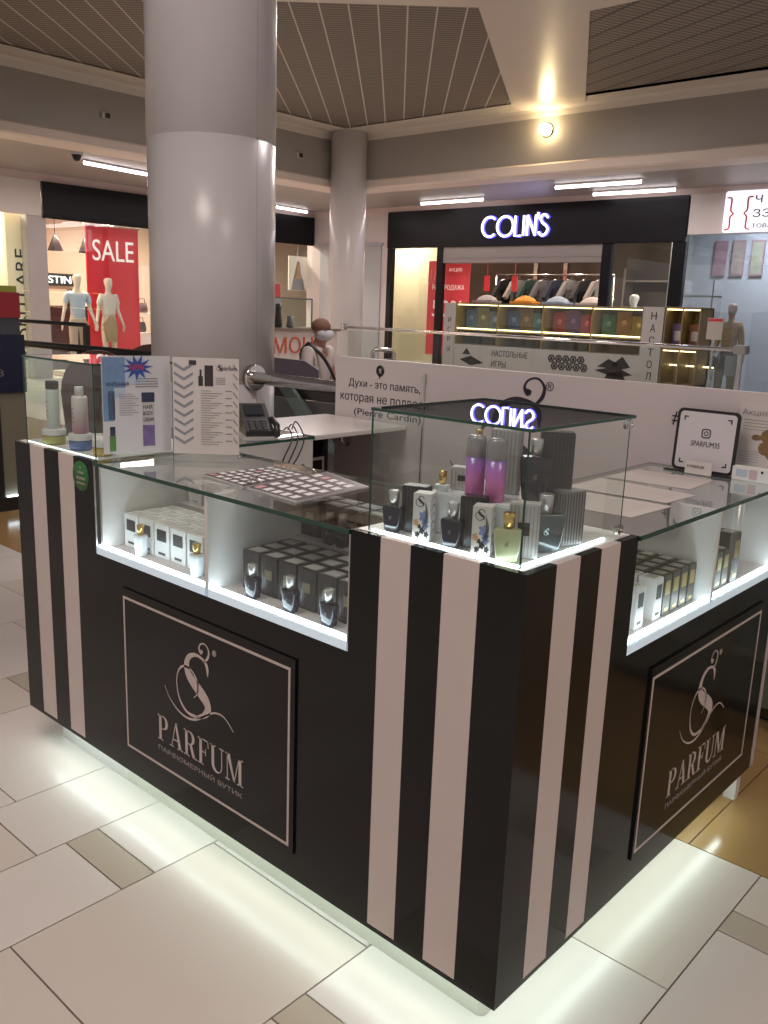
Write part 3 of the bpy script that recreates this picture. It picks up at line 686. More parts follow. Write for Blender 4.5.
def floralbox(label, loc, rz):
    t = thing('perfume_box', label, 'perfume box', loc, 'floral white perfume boxes in the corner case', rz); w_, d_, h = .040, .036, .102
    MB().box((-w_ / 2, -d_ / 2, 0), (w_ / 2, d_ / 2, h), 0, .0012).build('carton', boxw, t)
    bl = M('floral_blue', (.22, .27, .5), .5); og = M('floral_orange', (.6, .33, .16), .5)
    mb = MB(); y = -d_ / 2
    for (px, pz, r, mi) in ((.004, .052, .009, 0), (.008, .042, .007, 0), (-.012, .038, .006, 1), (.002, .022, .006, 2), (.012, .014, .005, 2), (-.008, .012, .005, 2), (.010, .032, .006, 0), (-.004, .03, .004, 2)):
        pts = [(px + r * (1 + .25 * math.cos(5 * a)) * math.cos(a), y, pz + r * 1.3 * (1 + .25 * math.cos(5 * a)) * math.sin(a)) for a in [2 * math.pi * i / 20 for i in range(20)]]
        mb.prism(pts, (0, -.0004, 0), mi)
    for k in range(6):
        ribbon(mb, [(w_ / 2 * .1 - .01 + k * .004, .008 + k * .004, .0012), (.004 + k * .002, .03 + k * .006, .0015), (.012 - k * .001, .05 + k * .007, .001)], lambda a, b, d: V((a, y - d, b)), .0004, 2, 3)
    mb.build('floral_print', [bl, og, inkk], t, norm=True)
    mb = MB()
    for k in range(5):
        zz = .012 + k * .018; ribbon(mb, [(-.012, zz, .001), (0, zz + .012, .002), (.010, zz + .004, .001), (.013, zz + .014, .0015)], lambda a, b, d: V((w_ / 2 + d, a, b)), .0004, 1 if k % 2 else 0, 3)
    mb.build('side_print', [bl, inkk], t, norm=True)
    mb = MB(); fx = .12
    for st in LOGO[:2]: ribbon(mb, [((a + .03) * fx, (b - .54) * fx, max(wd, .01) * fx) for a, b, wd in st], lambda a, b, d: V((a - .004, y - d, .085 + b)), .0005, 0, 2)
    mb.build('emblem', inkk, t, norm=True)
    return t
R = math.radians; Z = ZR + .0002
# front row of the corner case
bottle(blackglass, silver, .050, .026, .058, .0125, .033, 'small black bottle with silver cap, leftmost in the corner glass case', (-.392, .062, Z), R(8), 'small black bottles with silver caps in the corner case')
ribbox(.058, .036, .104, boxk, boxkr, 'black ribbed box behind the leftmost bottle in the corner case', (-.360, .102, Z), R(18))
floralbox('white floral box between two black bottles in the corner case', (-.305, .062, Z), R(20))
bottle(blackglass, silver, .050, .026, .060, .0125, .034, 'small black bottle with silver cap, in the middle between two floral boxes', (-.222, .055, Z), R(10), 'small black bottles with silver caps in the corner case')
ribbox(.052, .034, .108, boxk, boxkr, 'black rounded box behind the middle black bottle in the corner case', (-.198, .095, Z), R(22))
floralbox('white floral box beside the yellow bottle in the corner case', (-.148, .060, Z), R(24))
bottle(ygl, gold, .056, .024, .066, .0125, .032, 'pale yellow glass bottle with gold cap at the lit case corner', (-.083, .054, Z), R(28), cm=inkk)
ribbox(.060, .034, .112, boxg, boxgr, 'pale grey ribbed box behind the yellow bottle', (-.082, .108, Z), R(30), lm=inkk)
bottle(M('smoky_glass_bottle', (.05, .075, .085), .08, coat=.6), silver, .082, .034, .080, .0155, .040, 'broad smoky dark bottle with silver cap near the right pane', (-.077, .178, Z), R(50), cm=ledlip)
ribbox(.062, .040, .118, M('mid_grey_card', (.20, .19, .19), .35), boxkr, 'grey ribbed box behind the broad smoky bottle', (-.077, .268, Z), R(72))
# riser
rs_ = MB(); rs_.box((-.345, .122, Z), (-.100, .375, Z + .092), 0, .003); tag(rs_.build('display_riser', M('white_acrylic', (.72, .73, .75), .25)), 'white block riser inside the corner glass case', 'riser', base=(-.2235, .245, Z))
ZT = Z + .0925
def tubebottle(label, loc):
    t = thing('spray_bottle', label, 'spray bottle', loc, 'pink and violet spray bottles on the riser', 0)
    m = bpy.data.materials.new('pink_violet_liquid'); m.use_nodes = True; nt = m.node_tree; b = nt.nodes['Principled BSDF']; b.inputs['Roughness'].default_value = .2
    tc = nt.nodes.new('ShaderNodeTexCoord'); sp = nt.nodes.new('ShaderNodeSeparateXYZ'); mp = nt.nodes.new('ShaderNodeMapRange'); cr = nt.nodes.new('ShaderNodeValToRGB')
    mp.inputs[2].default_value = .088; nt.links.new(tc.outputs['Object'], sp.inputs[0]); nt.links.new(sp.outputs[2], mp.inputs[0]); nt.links.new(mp.outputs[0], cr.inputs[0]); nt.links.new(cr.outputs[0], b.inputs['Base Color'])
    cr.color_ramp.elements[0].color = (.62, .16, .42, 1); cr.color_ramp.elements[1].color = (.26, .14, .48, 1); cr.color_ramp.elements[0].position = .35
    MB().lathe([(0, 0), (.019, 0), (.021, .003), (.021, .088), (0, .088)], (0, 0), 24).build('body', m, t)
    MB().lathe([(.0212, .088), (.0212, .122), (.019, .130), (.013, .134), (0, .135)], (0, 0), 24).build('clear_cap', M('clear_grey_cap', (.45, .40, .43), .15, trans=.5), t)
    return t
tubebottle('pink and violet spray bottle, left one on the riser', (-.238, .146, ZT)); tubebottle('pink and violet spray bottle, right one on the riser', (-.184, .144, ZT))
ribbox(.066, .034, .142, boxg, boxgr, 'tall grey ribbed box behind the pink spray bottles', (-.222, .235, ZT), R(24))
bottle(M('amber_bottle', (.25, .2, .12), .2), gold, .03, .02, .118, .008, .02, 'slim bottle with gold sprayer behind the left pink bottle', (-.268, .195, ZT), R(10), letter=False)
bottle(blackglass, silver, .068, .030, .096, .0135, .036, 'large black bottle with silver cap on the riser', (-.130, .212, ZT), R(35))
ribbox(.070, .040, .146, boxk, M('black_box_rib_dim', (.03, .028, .028), .3), 'tall black box behind the large black bottle on the riser', (-.118, .272, ZT), R(36))
bottle(frost, gold, .034, .02, .014, .0095, .030, 'low white bottle with gold cap at the riser left end', (-.322, .142, ZT), R(20), letter=False)
ribbox(.058, .03, .052, boxg, boxgr, 'low grey ribbed box with black label on the riser left end', (-.298, .190, ZT), R(20), lm=inkk)

# ---- haircare in the left case
def jar(label, loc, r, h, col):
    t = thing('cosmetic_jar', label, 'jar', loc, None, 0)
    MB().lathe([(0, 0), (r * .86, 0), (r * .96, h * .12), (r * .96, h * .62), (0, h * .62)], (0, 0), 28).build('body', M('jar_content', col, .2), t)
    MB().lathe([(r, h * .62), (r, h * .97), (r * .95, h), (0, h)], (0, 0), 28).build('lid', boxw, t)
jar('yellow-green cosmetic jar with white lid, left in the far case', (-1.925, .075, Z), .038, .050, (.45, .42, .12))
jar('blue cosmetic jar with white lid, middle in the far case', (-1.768, .083, Z), .038, .052, (.10, .17, .42))
jar('golden cosmetic jar with white lid, right in the far case', (-1.628, .080, Z), .032, .045, (.55, .36, .08))
def cyl_bottle(name, label, loc, r, h, body, cap, capf, cat='bottle', shape=1.0):
    t = thing(name, label, cat, loc, None, 0); hb = h * capf
    MB().lathe([(0, 0), (r * .92, 0), (r, .004), (r, hb * .93), (r * .9, hb), (0, hb)], (0, 0), 24, seg_mi=[0] * 5).build('body', body, t)
    MB().lathe([(0, hb), (r * shape, hb), (r * shape, h - .002), (r * shape * .94, h), (0, h)], (0, 0), 24).build('cap', cap, t)
    mb = MB()
    for k in range(4): mb.box((-r * .35, -r * 1.02, hb * (.3 + k * .12)), (r * (.1 + .1 * (k % 2)), -r * .93, hb * (.3 + k * .12) + .003))
    mb.build('printed_lines', inkg, t)
    return t
wb = M('white_green_bottle', (.60, .66, .62), .3)
cyl_bottle('shampoo_bottle', 'tall white bottle with black cap standing on the yellow-green jar', (-1.935, .080, Z + .0505), .021, .157, wb, inkk, .84)
def grad(name, a, b, h):
    m = bpy.data.materials.new(name); m.use_nodes = True; nt = m.node_tree; bs = nt.nodes['Principled BSDF']; bs.inputs['Roughness'].default_value = .3
    tc = nt.nodes.new('ShaderNodeTexCoord'); sp = nt.nodes.new('ShaderNodeSeparateXYZ'); mp = nt.nodes.new('ShaderNodeMapRange'); mp.inputs[2].default_value = h; mx = nt.nodes.new('ShaderNodeMix'); mx.data_type = 'RGBA'
    mx.inputs[6].default_value = (*a, 1); mx.inputs[7].default_value = (*b, 1)
    nt.links.new(tc.outputs['Object'], sp.inputs[0]); nt.links.new(sp.outputs[2], mp.inputs[0]); nt.links.new(mp.outputs[0], mx.inputs[0]); nt.links.new(mx.outputs[2], bs.inputs['Base Color']); return m
cyl_bottle('shampoo_bottle', 'white and pink printed bottle standing on the blue jar', (-1.770, .085, Z + .0525), .025, .150, grad('pink_to_white_print', (.52, .22, .30), (.68, .60, .60), .08), boxw, .80, shape=.55)
cyl_bottle('shampoo_bottle', 'small green bottle between the white and pink ones', (-1.865, .125, Z), .015, .130, M('green_bottle', (.08, .30, .12), .3), inkk, .86)
cyl_bottle('shampoo_bottle', 'white bottle with square black label at the case right end', (-1.715, .165, Z), .024, .205, boxw, boxw, .9)
MB().box((-1.728, .136, 1.245), (-1.700, .140, 1.278)).build('product_card', inkk).name = 'bottle_label_card'
bpy.data.objects['bottle_label_card'].parent = None
tag(bpy.data.objects['bottle_label_card'], 'small black square card in front of the white bottle in the far case', 'card', base=(-1.714, .138, 1.245))
cyl_bottle('shampoo_bottle', 'small teal blue bottle with dark cap near the case corner', (-1.668, .125, Z), .014, .140, M('teal_bottle', (.04, .16, .26), .3), inkk, .78)

# ---- compartment 1: white boxes with black labels and frosted bottles with gold caps
def stockbox(w_, d_, h, body, label, loc, group, front, rz=0, top=None, name='perfume_box'):
    t = thing(name, label, 'perfume box', loc, group, rz)
    MB().box((-w_ / 2 + .0007, -d_ / 2 + .0007, 0), (w_ / 2 - .0007, d_ / 2 - .0007, h - .0005), 0, .0012).build('carton', body, t)
    y = -d_ / 2 + .0002
    mb = MB(); mb.box((-w_ * .30, y - .0005, h * .50), (w_ * .30, y + .0006, h * .84), 0); mb.box((-w_ * .22, y - .0005, h * .10), (w_ * .22, y + .0006, h * .17), 0); mb.build('front_label', front, t)
    if top: MB().box((-w_ * .32, -d_ * .28, h - .001), (w_ * .32, d_ * .28, h + .0004)).build('top_label', top, t)
    return t
ZS = ZL + .0185
rows = ['front row', 'second row', 'third row', 'back row']; cols = ['first', 'second', 'third', 'fourth', 'fifth', 'sixth', 'seventh']
proto = None
for r in range(3):
    for c in range(5):
        lb = f'white box with black label, {rows[r]}, {cols[c]} from left in the left compartment'
        loc = (-1.487 + c * .082 + r * .004, .112 + r * .062, ZS)
        proto = stockbox(.077, .058, .104, boxw, lb, loc, 'white boxes in the left compartment', inkk, 0, boxg) if proto is None else dup(proto, loc, 0, lb)
for c in range(6):
    lb = f'pale box on the raised shelf, {cols[c]} from left, above the white boxes'
    loc = (-1.49 + c * .083, .36, .9325); p2 = (stockbox(.074, .07, .07, boxw, lb, loc, 'pale boxes on the left raised shelf', lab) if c == 0 else dup(p2, loc, 0, lb))
bt = bottle(frost, gold, .042, .030, .064, .012, .030, 'frosted white bottle with gold cap, left one before the white boxes', (-1.392, .057, ZS), 0, 'frosted bottles with gold caps', letter=False)
dup(bt, (-1.112, .057, ZS), 0, 'frosted white bottle with gold cap, right one before the white boxes')
# ---- compartment 2: black ribbed boxes, black bottles with silver caps
proto = None
for r in range(3):
    for c in range(6):
        lb = f'black ribbed box, {rows[r]}, {cols[c]} from left in the compartment beside the striped corner'
        loc = (-.915 + c * .073, .115 + r * .060, ZS)
        if proto is None: proto = ribbox(.068, .054, .108, boxk, boxkr, lb, loc, 0, 'black ribbed boxes beside the striped corner', M('dim_gold_label', (.17, .14, .08), .4)); MB().box((-.022, -.018, .1081), (.022, .018, .1085)).build('top_label', boxgr, proto)
        else: dup(proto, loc, 0, lb)
p2 = None
for r in range(2):
    for c in range(6):
        lb = f'black box on the raised shelf, {rows[r]}, {cols[c]} from left, behind the silver caps'
        loc = (-.945 + c * .082, .355 + r * .055, .9325)
        if p2 is None: p2 = ribbox(.074, .05, .105, boxk, boxkr, lb, loc, 0, 'black boxes on the raised shelf', lab); MB().box((-.022, -.016, .1051), (.022, .016, .1055)).build('top_label', boxgr, p2)
        else: dup(p2, loc, 0, lb)
bt = bottle(blackglass, silver, .048, .028, .058, .013, .034, 'black bottle with silver cap, left of the three before the black boxes', (-.862, .052, ZS), 0, 'black bottles with silver caps before the black boxes')
dup(bt, (-.715, .052, ZS), 0, 'black bottle with silver cap, middle of the three before the black boxes')
dup(bt, (-.577, .052, ZS), 0, 'black bottle with silver cap, right of the three before the black boxes')
dup(bt, (-.846, .315, .9325), 0, 'black bottle with silver cap, left of two on the raised shelf')
dup(bt, (-.797, .315, .9325), 0, 'black bottle with silver cap, right of two on the raised shelf')
# ---- right compartments (boxes face +X)
proto = None; pw = None
boxb = M('dark_brown_card', (.07, .06, .04), .4)
for r in range(4):
    for c in range(5):
        lb = f"{'white' if c == 0 else 'dark'} box with {'black' if c == 0 else 'gold'} label, {rows[r]}, {cols[c]} from left, right of the striped corner"
        loc = (-.070 - r * .054, .706 + c * .0505, ZS)
        if c == 0:
            pw = stockbox(.046, .05, .11, boxw, lb, loc, 'boxes in the compartment right of the corner', inkk, R(90), lab) if pw is None else dup(pw, loc, R(90), lb)
        else:
            proto = stockbox(.046, .05, .11, boxb, lb, loc, 'boxes in the compartment right of the corner', glab, R(90), lab) if proto is None else dup(proto, loc, R(90), lb)
for c in range(4):
    loc = (-.07 - c * .054, .605, ZS); dup(pw, loc, R(90), f'white box standing apart by the striped corner, {cols[c]} from the glass', 'lone white boxes beside the corner')
for k, (x, y) in enumerate(((-.066, 1.085), (-.066, 1.137), (-.12, 1.085), (-.12, 1.137), (-.066, 1.033), (-.12, 1.033))):
    dup(proto, (x, y, ZS), R(90), f'dark gold-labelled box, {"near" if x > -.1 else "back"} row, {("second", "third", "second", "third", "first", "first")[k]} from divider, in the farthest compartment', 'boxes in the farthest compartment')
for k, (x, y) in enumerate(((-.066, 1.195), (-.125, 1.195))):
    t = stockbox(.052, .06, .15, boxb, f'taller dark box right of the short ones in the farthest compartment, {"front" if k == 0 else "back"} one', (x, y, ZS), 'taller boxes in the farthest compartment', glab, R(90), lab)
# ---- things on the glass tops
def seg_board(a, b, z0, z1, th):
    a, b = V(a), V(b); d = (b - a).normalized(); n = V((d.y, -d.x, 0)); return a, b, d, n
def sheet_holder(label, a, b, art):
    a = V((*a, 0)); b = V((*b, 0)); d = (b - a).normalized(); n = V((d.y, -d.x, 0)); W = (b - a).length
    t = thing('leaflet_stand', label, 'leaflet stand', ((a.x + b.x) / 2, (a.y + b.y) / 2, ZR))
    def q(u, v, k): return a + d * u + n * k + V((0, 0, v))
    z0, z1 = 1.12, 1.415
    mb = MB(); mb.prism([q(-.003, ZR + .0, -.012), q(W + .003, ZR, -.012), q(W + .003, ZR, .03), q(-.003, ZR, .03)], (0, 0, .003))
    mb.prism([q(-.002, ZR + .003, -.002), q(W + .002, ZR + .003, -.002), q(W + .002, z1 + .002, -.002), q(-.002, z1 + .002, -.002)], -n * .002); mb.build('acrylic_holder', glass, t, norm=True)
    mb = MB(); mb.prism([q(0, z0, -.001), q(W, z0, -.001), q(W, z1, -.001), q(0, z1, -.001)], n * .001); sh = mb.build('sheet', M('leaflet_paper', (.60, .58, .60) if art == 1 else (.62, .56, .54), .5), t, norm=True)
    f = lambda u, v, k=0: q(u, v, .0003 + k)
    def patch(name, qs, mat, e=.0004): 
        mb = MB()
        for qq in qs: pr(mb, f, qq, e)
        return mb.build(name, mat, sh, norm=True)
    rect = lambda x0, y0, x1, y1: [(x0, y0), (x1, y0), (x1, y1), (x0, y1)]
    if art == 1:
        bl = grad('blue_sky_print', (.60, .62, .68), (.10, .20, .42), 1)
        sky = M('blue_print', (.16, .25, .42), .5, noise=.3, scale=30); skp = M('pale_blue_print', (.44, .50, .60), .5, noise=.2, scale=25)
        patch('blue_background', [rect(.002, z0 + .20, .07, z1 - .004), rect(.002, z0 + .1, .035, z0 + .20)], sky); patch('pale_background', [rect(.07, z0 + .21, .13, z1 - .004), rect(.035, z0 + .17, .07, z0 + .2)], skp)
        cx, cy = .107, z1 - .035; pts = [(cx + (.05 if i % 2 == 0 else .024) * math.cos(2 * math.pi * i / 22 + .1) , cy + (.05 if i % 2 == 0 else .022) * .8 * math.sin(2 * math.pi * i / 22 + .1)) for i in range(22)]
        mb = MB(); c0 = [(cx, cy)]
        for i in range(22): pr(mb, f, [(cx, cy), pts[i], pts[(i + 1) % 22]], .0008)
        st = mb.build('starburst', M('deep_blue_print', (.03, .07, .30), .4), sh, norm=True)
        text('NEW', 'starburst_lettering', redp, f(.085, cy - .008, .0012), d, (0, 0, 1), .044, .018, sh, .0004)
        text('ANTI-HAIR', 'leaflet_lettering', inkk, f(.012, z1 - .09, .0008), d, (0, 0, 1), .07, .012, sh, .0003)
        dk = M('dark_product_print', (.03, .035, .08), .4); gr = M('green_product_print', (.10, .24, .06), .4); vi = M('violet_product_print', (.18, .12, .28), .5, noise=.6, scale=60)
        patch('printed_bottle', [rect(.018, z0 + .105, .037, z0 + .19)], dk); patch('printed_cap', [rect(.020, z0 + .055, .036, z0 + .083)], dk); patch('printed_cap', [rect(.118, z0 + .155, .158, z0 + .185)], dk)
        patch('printed_green_bottle', [rect(.018, z0 + .008, .037, z0 + .055)], gr); patch('printed_violet_bottle', [rect(.120, z0 + .02, .157, z0 + .085)], vi)
        patch('printed_bottle_body', [rect(.120, z0 + .085, .157, z0 + .155)], boxg)
        text('HAIR', 'print_lettering', inkk, f(.122, z0 + .135, .0008), d, (0, 0, 1), .03, .012, sh, .0003); text('BODY', 'print_lettering', inkk, f(.122, z0 + .115, .0008), d, (0, 0, 1), .03, .012, sh, .0003); text('CREAM', 'print_lettering', inkk, f(.122, z0 + .096, .0008), d, (0, 0, 1), .032, .012, sh, .0003)
        patch('faint_lines', [rect(.05, z0 + .18 - k * .007, .09 + .01 * (k % 3), z0 + .1815 - k * .007) for k in range(10)] + [rect(.1, z0 + .225 - k * .008, .17, z0 + .228 - k * .008) for k in range(4)], inkg)
    else:
        chv = M('grey_chevron_print', (.25, .25, .27), .5); qs = []
        for k in range(10):
            y0 = z1 - .015 - k * .028; hh = .018
            if y0 - .03 < z0: break
            for (xa, xb) in ((.004, .034), ):
                qs.append([(xa, y0), (xb, y0 - hh), (xb, y0 - hh - .009), (xa, y0 - .009)]); qs.append([(xb, y0 - hh), (xb + .028, y0), (xb + .028, y0 - .009), (xb, y0 - hh - .009)])
            qs.append([(W - .018, y0), (W - .004, y0 - hh), (W - .004, y0 - hh - .006), (W - .018, y0 - .006)])
        patch('chevron_pattern', qs, chv); 
        patch('printed_product', [rect(.078, z1 - .085, .092, z1 - .055), rect(.082, z1 - .055, .088, z1 - .035), rect(.097, z1 - .085, .123, z1 - .022), rect(.05, z1 - .022, .072, z1 - .008)], M('dark_print', (.04, .03, .035), .5))
        text('Sparfum', 'leaflet_heading', inkk, f(.142, z1 - .04, .0006), d, (0, 0, 1), .052, .018, sh, .0003)
        mb = MB(); fx = .10
        for s2 in LOGO[:2]: ribbon(mb, [((aa + .03) * fx + .142, (bb - .54) * fx + z1 - .028, max(wd, .01) * fx) for aa, bb, wd in s2], f, .0005, 0, 2)
        mb.build('leaflet_emblem', inkk, sh, norm=True)
        patch('faint_lines', [rect(.085, z1 - .10 - k * .0075, .085 + .03 + .012 * ((k * 7) % 4), z1 - .0985 - k * .0075) for k in range(23)] + [rect(.16, z1 - .10 - k * .022, .18, z1 - .0975 - k * .022) for k in range(8)] + [rect(.130, z1 - .06 - k * .006, .16, z1 - .0585 - k * .006) for k in range(4)], inkg)
    return t
sheet_holder('upright blue and white leaflet with starburst on the left glass top', (-1.534, .028), (-1.474, .228), 1)
sheet_holder('upright price leaflet with grey chevron edge on the left glass top', (-1.437, .211), (-1.292, .351), 2)
# swatch boards
def swatch(label, P, nx, ny):
    P = [V((*p, 0)) for p in P]; c = sum(P, V()) / 4; t = thing('scent_chart', label, 'scent chart', (c.x, c.y, 1.099), 'two scent charts on the glass')
    z = 1.0995; bil = lambda a, b: (P[0] * (1 - a) + P[1] * a) * (1 - b) + (P[3] * (1 - a) + P[2] * a) * b
    g2 = lambda a, b, dz: bil(a, b) + V((0, 0, z + dz))
    mb = MB(); mb.prism([g2(0, 0, 0), g2(1, 0, 0), g2(1, 1, 0), g2(0, 1, 0)], (0, 0, .005)); bd = mb.build('board', M('chart_edge', (.40, .36, .35), .4), t, norm=True)
    mb = MB(); mb.prism([g2(.02, .02, .005), g2(.98, .02, .005), g2(.98, .98, .005), g2(.02, .98, .005)], (0, 0, .0008)); mb.build('black_sheet', M('chart_black', (.03, .02, .022), .3), t, norm=True)
    mb = MB()
    for i in range(nx):
        for j in range(ny):
            a0 = .05 + i * .9 / nx; b0 = .05 + j * .9 / ny; a1 = a0 + .9 / nx * .62; b1 = b0 + .9 / ny * .56
            mb.prism([g2(a0, b0, .0058), g2(a1, b0, .0058), g2(a1, b1, .0058), g2(a0, b1, .0058)], (0, 0, .0006), 1 if (i * 5 + j * 3) % 17 == 0 else 0)
    mb.build('name_tiles', [boxw, M('rose_tile', (.55, .28, .30), .5)], t, norm=True)
    return t
swatch('black chart of small white name tiles, left one by the price leaflet', [(-1.165, .118), (-.957, .095), (-.972, .365), (-1.140, .372)], 5, 7)
c2 = swatch('black chart of small white name tiles, right one with binder rings', [(-.945, .098), (-.735, .085), (-.752, .368), (-.980, .428)], 5, 5)
mb = MB()
for yy in (.14, .36):
    mb.tube([(-.953 - (yy - .1) * .09 + .022 * math.cos(a), yy, 1.108 + .016 * math.sin(a)) for a in [math.pi * k / 8 for k in range(9)]], .0018, 6)
mb.build('binder_ring', chrome, c2)
# card terminal in its cradle
t = thing('card_terminal', 'black card payment terminal in a cradle with cables', 'card terminal', (-1.73, .78, 1.099), None, R(60))
tb = M('terminal_black', (.02, .02, .022), .35)
mb = MB(); mb.prism([(-.052, -.11, .004), (-.052, .10, .004), (-.052, .125, .098), (-.052, .085, .108), (-.052, -.02, .062), (-.052, -.11, .026)], (.104, 0, 0)); mb.build('body', tb, t, norm=True)
mb = MB(); mb.prism([(-.062, -.118, 0), (.062, -.118, 0), (.062, .10, 0), (-.062, .10, 0)], (0, 0, .006)); mb.prism([(.0525, -.11, .008), (.0525, .10, .008), (.0525, .10, .016), (.0525, -.11, .020)], (.002, 0, 0)); mb.build('base_plate', M('terminal_grey', (.42, .40, .39), .4), t, norm=True)
mb = MB(); mb.prism([(-.036, .000, .0725), (.036, .000, .0725), (.036, .070, .1030), (-.036, .070, .1030)], (0, -.001, .002)); mb.build('screen', M('screen_dark', (.03, .035, .04), .1), t, norm=True)
mb = MB()
for i in range(3):
    for j in range(4): mb.box((-.033 + i * .024, -.100 + j * .018, .030 + j * .0072), (-.015 + i * .024, -.088 + j * .018, .037 + j * .0072))
mb.build('keypad', M('keypad_grey', (.1, .1, .1), .5), t)
mb = MB(); mb.tube([(.045, .02, .05), (.06, -.03, .06), (.065, -.09, .045), (.06, -.125, .01)], .012, 8); mb.build('cradle_arm', tb, t)
mb = MB()
for k in range(3):
    mb.tube(smooth_pts([(-1.645, .89 - .02 * k, 1.12), (-1.60, .87 - .02 * k, 1.155 - .01 * k), (-1.545, .86 - .03 * k, 1.10), (-1.545, .83 - .035 * k, 1.03), (-1.56, .80 - .02 * k, .985)], 5), .0028, 6)
tag(mb.build('power_cables', tb), 'three black cables looping from the terminal over the cabinet edge', 'cable', base=(-1.55, .83, .98))
# framed social sign and cards on the right glass top
fr = thing('framed_sign', 'rounded black framed white sign with camera symbol standing before the banner', 'sign', (-.243, 1.40, 1.099))
def rrect(w_, h, r, n=6):
    o = []
    for cx, cy, t0 in ((w_ / 2 - r, h - r, 0), (-w_ / 2 + r, h - r, 90), (-w_ / 2 + r, r, 180), (w_ / 2 - r, r, 270)):
        for k in range(n + 1): a = R(t0 + 90 * k / n); o.append((cx + r * math.cos(a), cy + r * math.sin(a)))
    return o
FO = V((-.252, 1.40, 1.103)); tilt = V((0, .06, 1)).normalized()
fp = lambda u, v, k: FO + V((u, 0, 0)) + tilt * v + V((0, -k, 0))
mb = MB(); mb.prism([fp(a, b, 0) for a, b in rrect(.204, .200, .018)], (0, .006, 0)); mb.build('frame', inkk, fr, norm=True)
mb = MB(); mb.prism([fp(a, b + .009, 0) for a, b in rrect(.184, .182, .012)], (0, -.001, 0)); fpn = mb.build('white_panel', M('sign_white', (.60, .56, .58), .35), fr, norm=True)
mb = MB(); h_ = lambda a, b, k: fp(a, b, .0012 + k)
for sx, sy in ((-1, 1), (1, 1), (-1, -1), (1, -1)):
    cx, cy = sx * .078, .1 + sy * .076
    pr(mb, h_, [(cx, cy), (cx - sx * .014, cy), (cx - sx * .014, cy - sy * .004), (cx, cy - sy * .004)], .0006); pr(mb, h_, [(cx, cy), (cx, cy - sy * .014), (cx - sx * .004, cy - sy * .014), (cx - sx * .004, cy)], .0006)
o_ = rrect(.030, .030, .008); i_ = rrect(.023, .023, .005)
for k in range(len(o_)):
    k2 = (k + 1) % len(o_); pr(mb, h_, [(o_[k][0] - 0, o_[k][1] + .110), (o_[k2][0], o_[k2][1] + .110), (i_[k2][0], i_[k2][1] + .1135), (i_[k][0], i_[k][1] + .1135)], .0006)
ring(lambda a, b, k: h_(a, b, k), mb, 0, .125, .0075, .0075, .0048, .0048, 0, 2 * math.pi, .0006, 16)
mb.build('printed_marks', inkk, fpn, norm=True)
text('SPARFUM35', 'sign_lettering', inkk, fp(-.046, .082, .0012), (1, 0, 0), tilt, .094, .017, fpn, .0006, off=.02)
ch = thing('card_holder', 'white business cards in a clear holder before the framed sign', 'card holder', (-.253, 1.372, 1.099))
MB().box((-.292, 1.365, 1.102), (-.206, 1.371, 1.140)).build('cards', M('card_white', (.66, .60, .58), .4), ch)
MB().box((-.294, 1.350, 1.0995), (-.203, 1.378, 1.102)).build('holder_base', glass, ch)
text('S PARFUM', 'card_lettering', inkk, (-.285, 1.3645, 1.120), (1, 0, 0), (0, 0, 1), .055, .009, ch, .0004)
MB().box((-.368, 1.374, 1.0995), (-.15, 1.398, 1.103)).build('stand_foot', inkk, fr)
bx = thing('card_box', 'white printed box of cards at the right end of the glass top', 'box', (-.092, 1.40, 1.099))
MB().box((-.148, 1.385, 1.0995), (-.034, 1.42, 1.142), 0, .001).build('carton', boxw, bx)
mb = MB(); mb.box((-.136, 1.3842, 1.112), (-.10, 1.3848, 1.134), 0); mb.box((-.095, 1.3842, 1.107), (-.07, 1.3848, 1.136), 1); mb.box((-.06, 1.3842, 1.128), (-.053, 1.3848, 1.136), 2); mb.build('printed_panel', [M('pale_blue_card', (.45, .52, .6), .5), M('pale_rose_card', (.55, .40, .42), .5), inkk], bx)
lf = thing('leaflet', 'offer leaflet with bottle picture fixed on the banner at right', 'leaflet', (-.08, 1.468, 1.13))
MB().box((-.176, 1.4665, 1.130), (.0, 1.4715, 1.325)).build('sheet', M('offer_paper', (.58, .52, .50), .5), lf)
text('Акция!', 'leaflet_heading', inkg, (-.168, 1.4663, 1.292), (1, 0, 0), (0, 0, 1), .09, .022, lf, .0005)
mb = MB()
for k in range(4): mb.box((-.16, 1.466, 1.280 - k * .01), (-.03 - .03 * (k % 2), 1.4664, 1.2815 - k * .01))
for k in range(5): mb.box((-.165, 1.466, 1.180 - k * .008), (-.10, 1.4664, 1.1812 - k * .008))
mb.build('printed_lines', inkg, lf)
mb = MB(); f = lambda a, b, k: V((-.08 + a, 1.4664 - k, 1.215 + b))
for (cx, cy, rx, ry, n) in ((-.035, .012, .016, .010, 8), (.005, .018, .028, .024, 12), (.025, -.03, .03, .028, 12), (-.005, -.02, .022, .022, 10)):
    pr(mb, f, [(cx + rx * math.cos(2 * math.pi * k / n), cy + ry * math.sin(2 * math.pi * k / n)) for k in range(n)], .0006 + cx * .003)
mb.build('printed_bottle', M('amber_print', (.20, .12, .05), .4, noise=.6, scale=60), lf, norm=True)
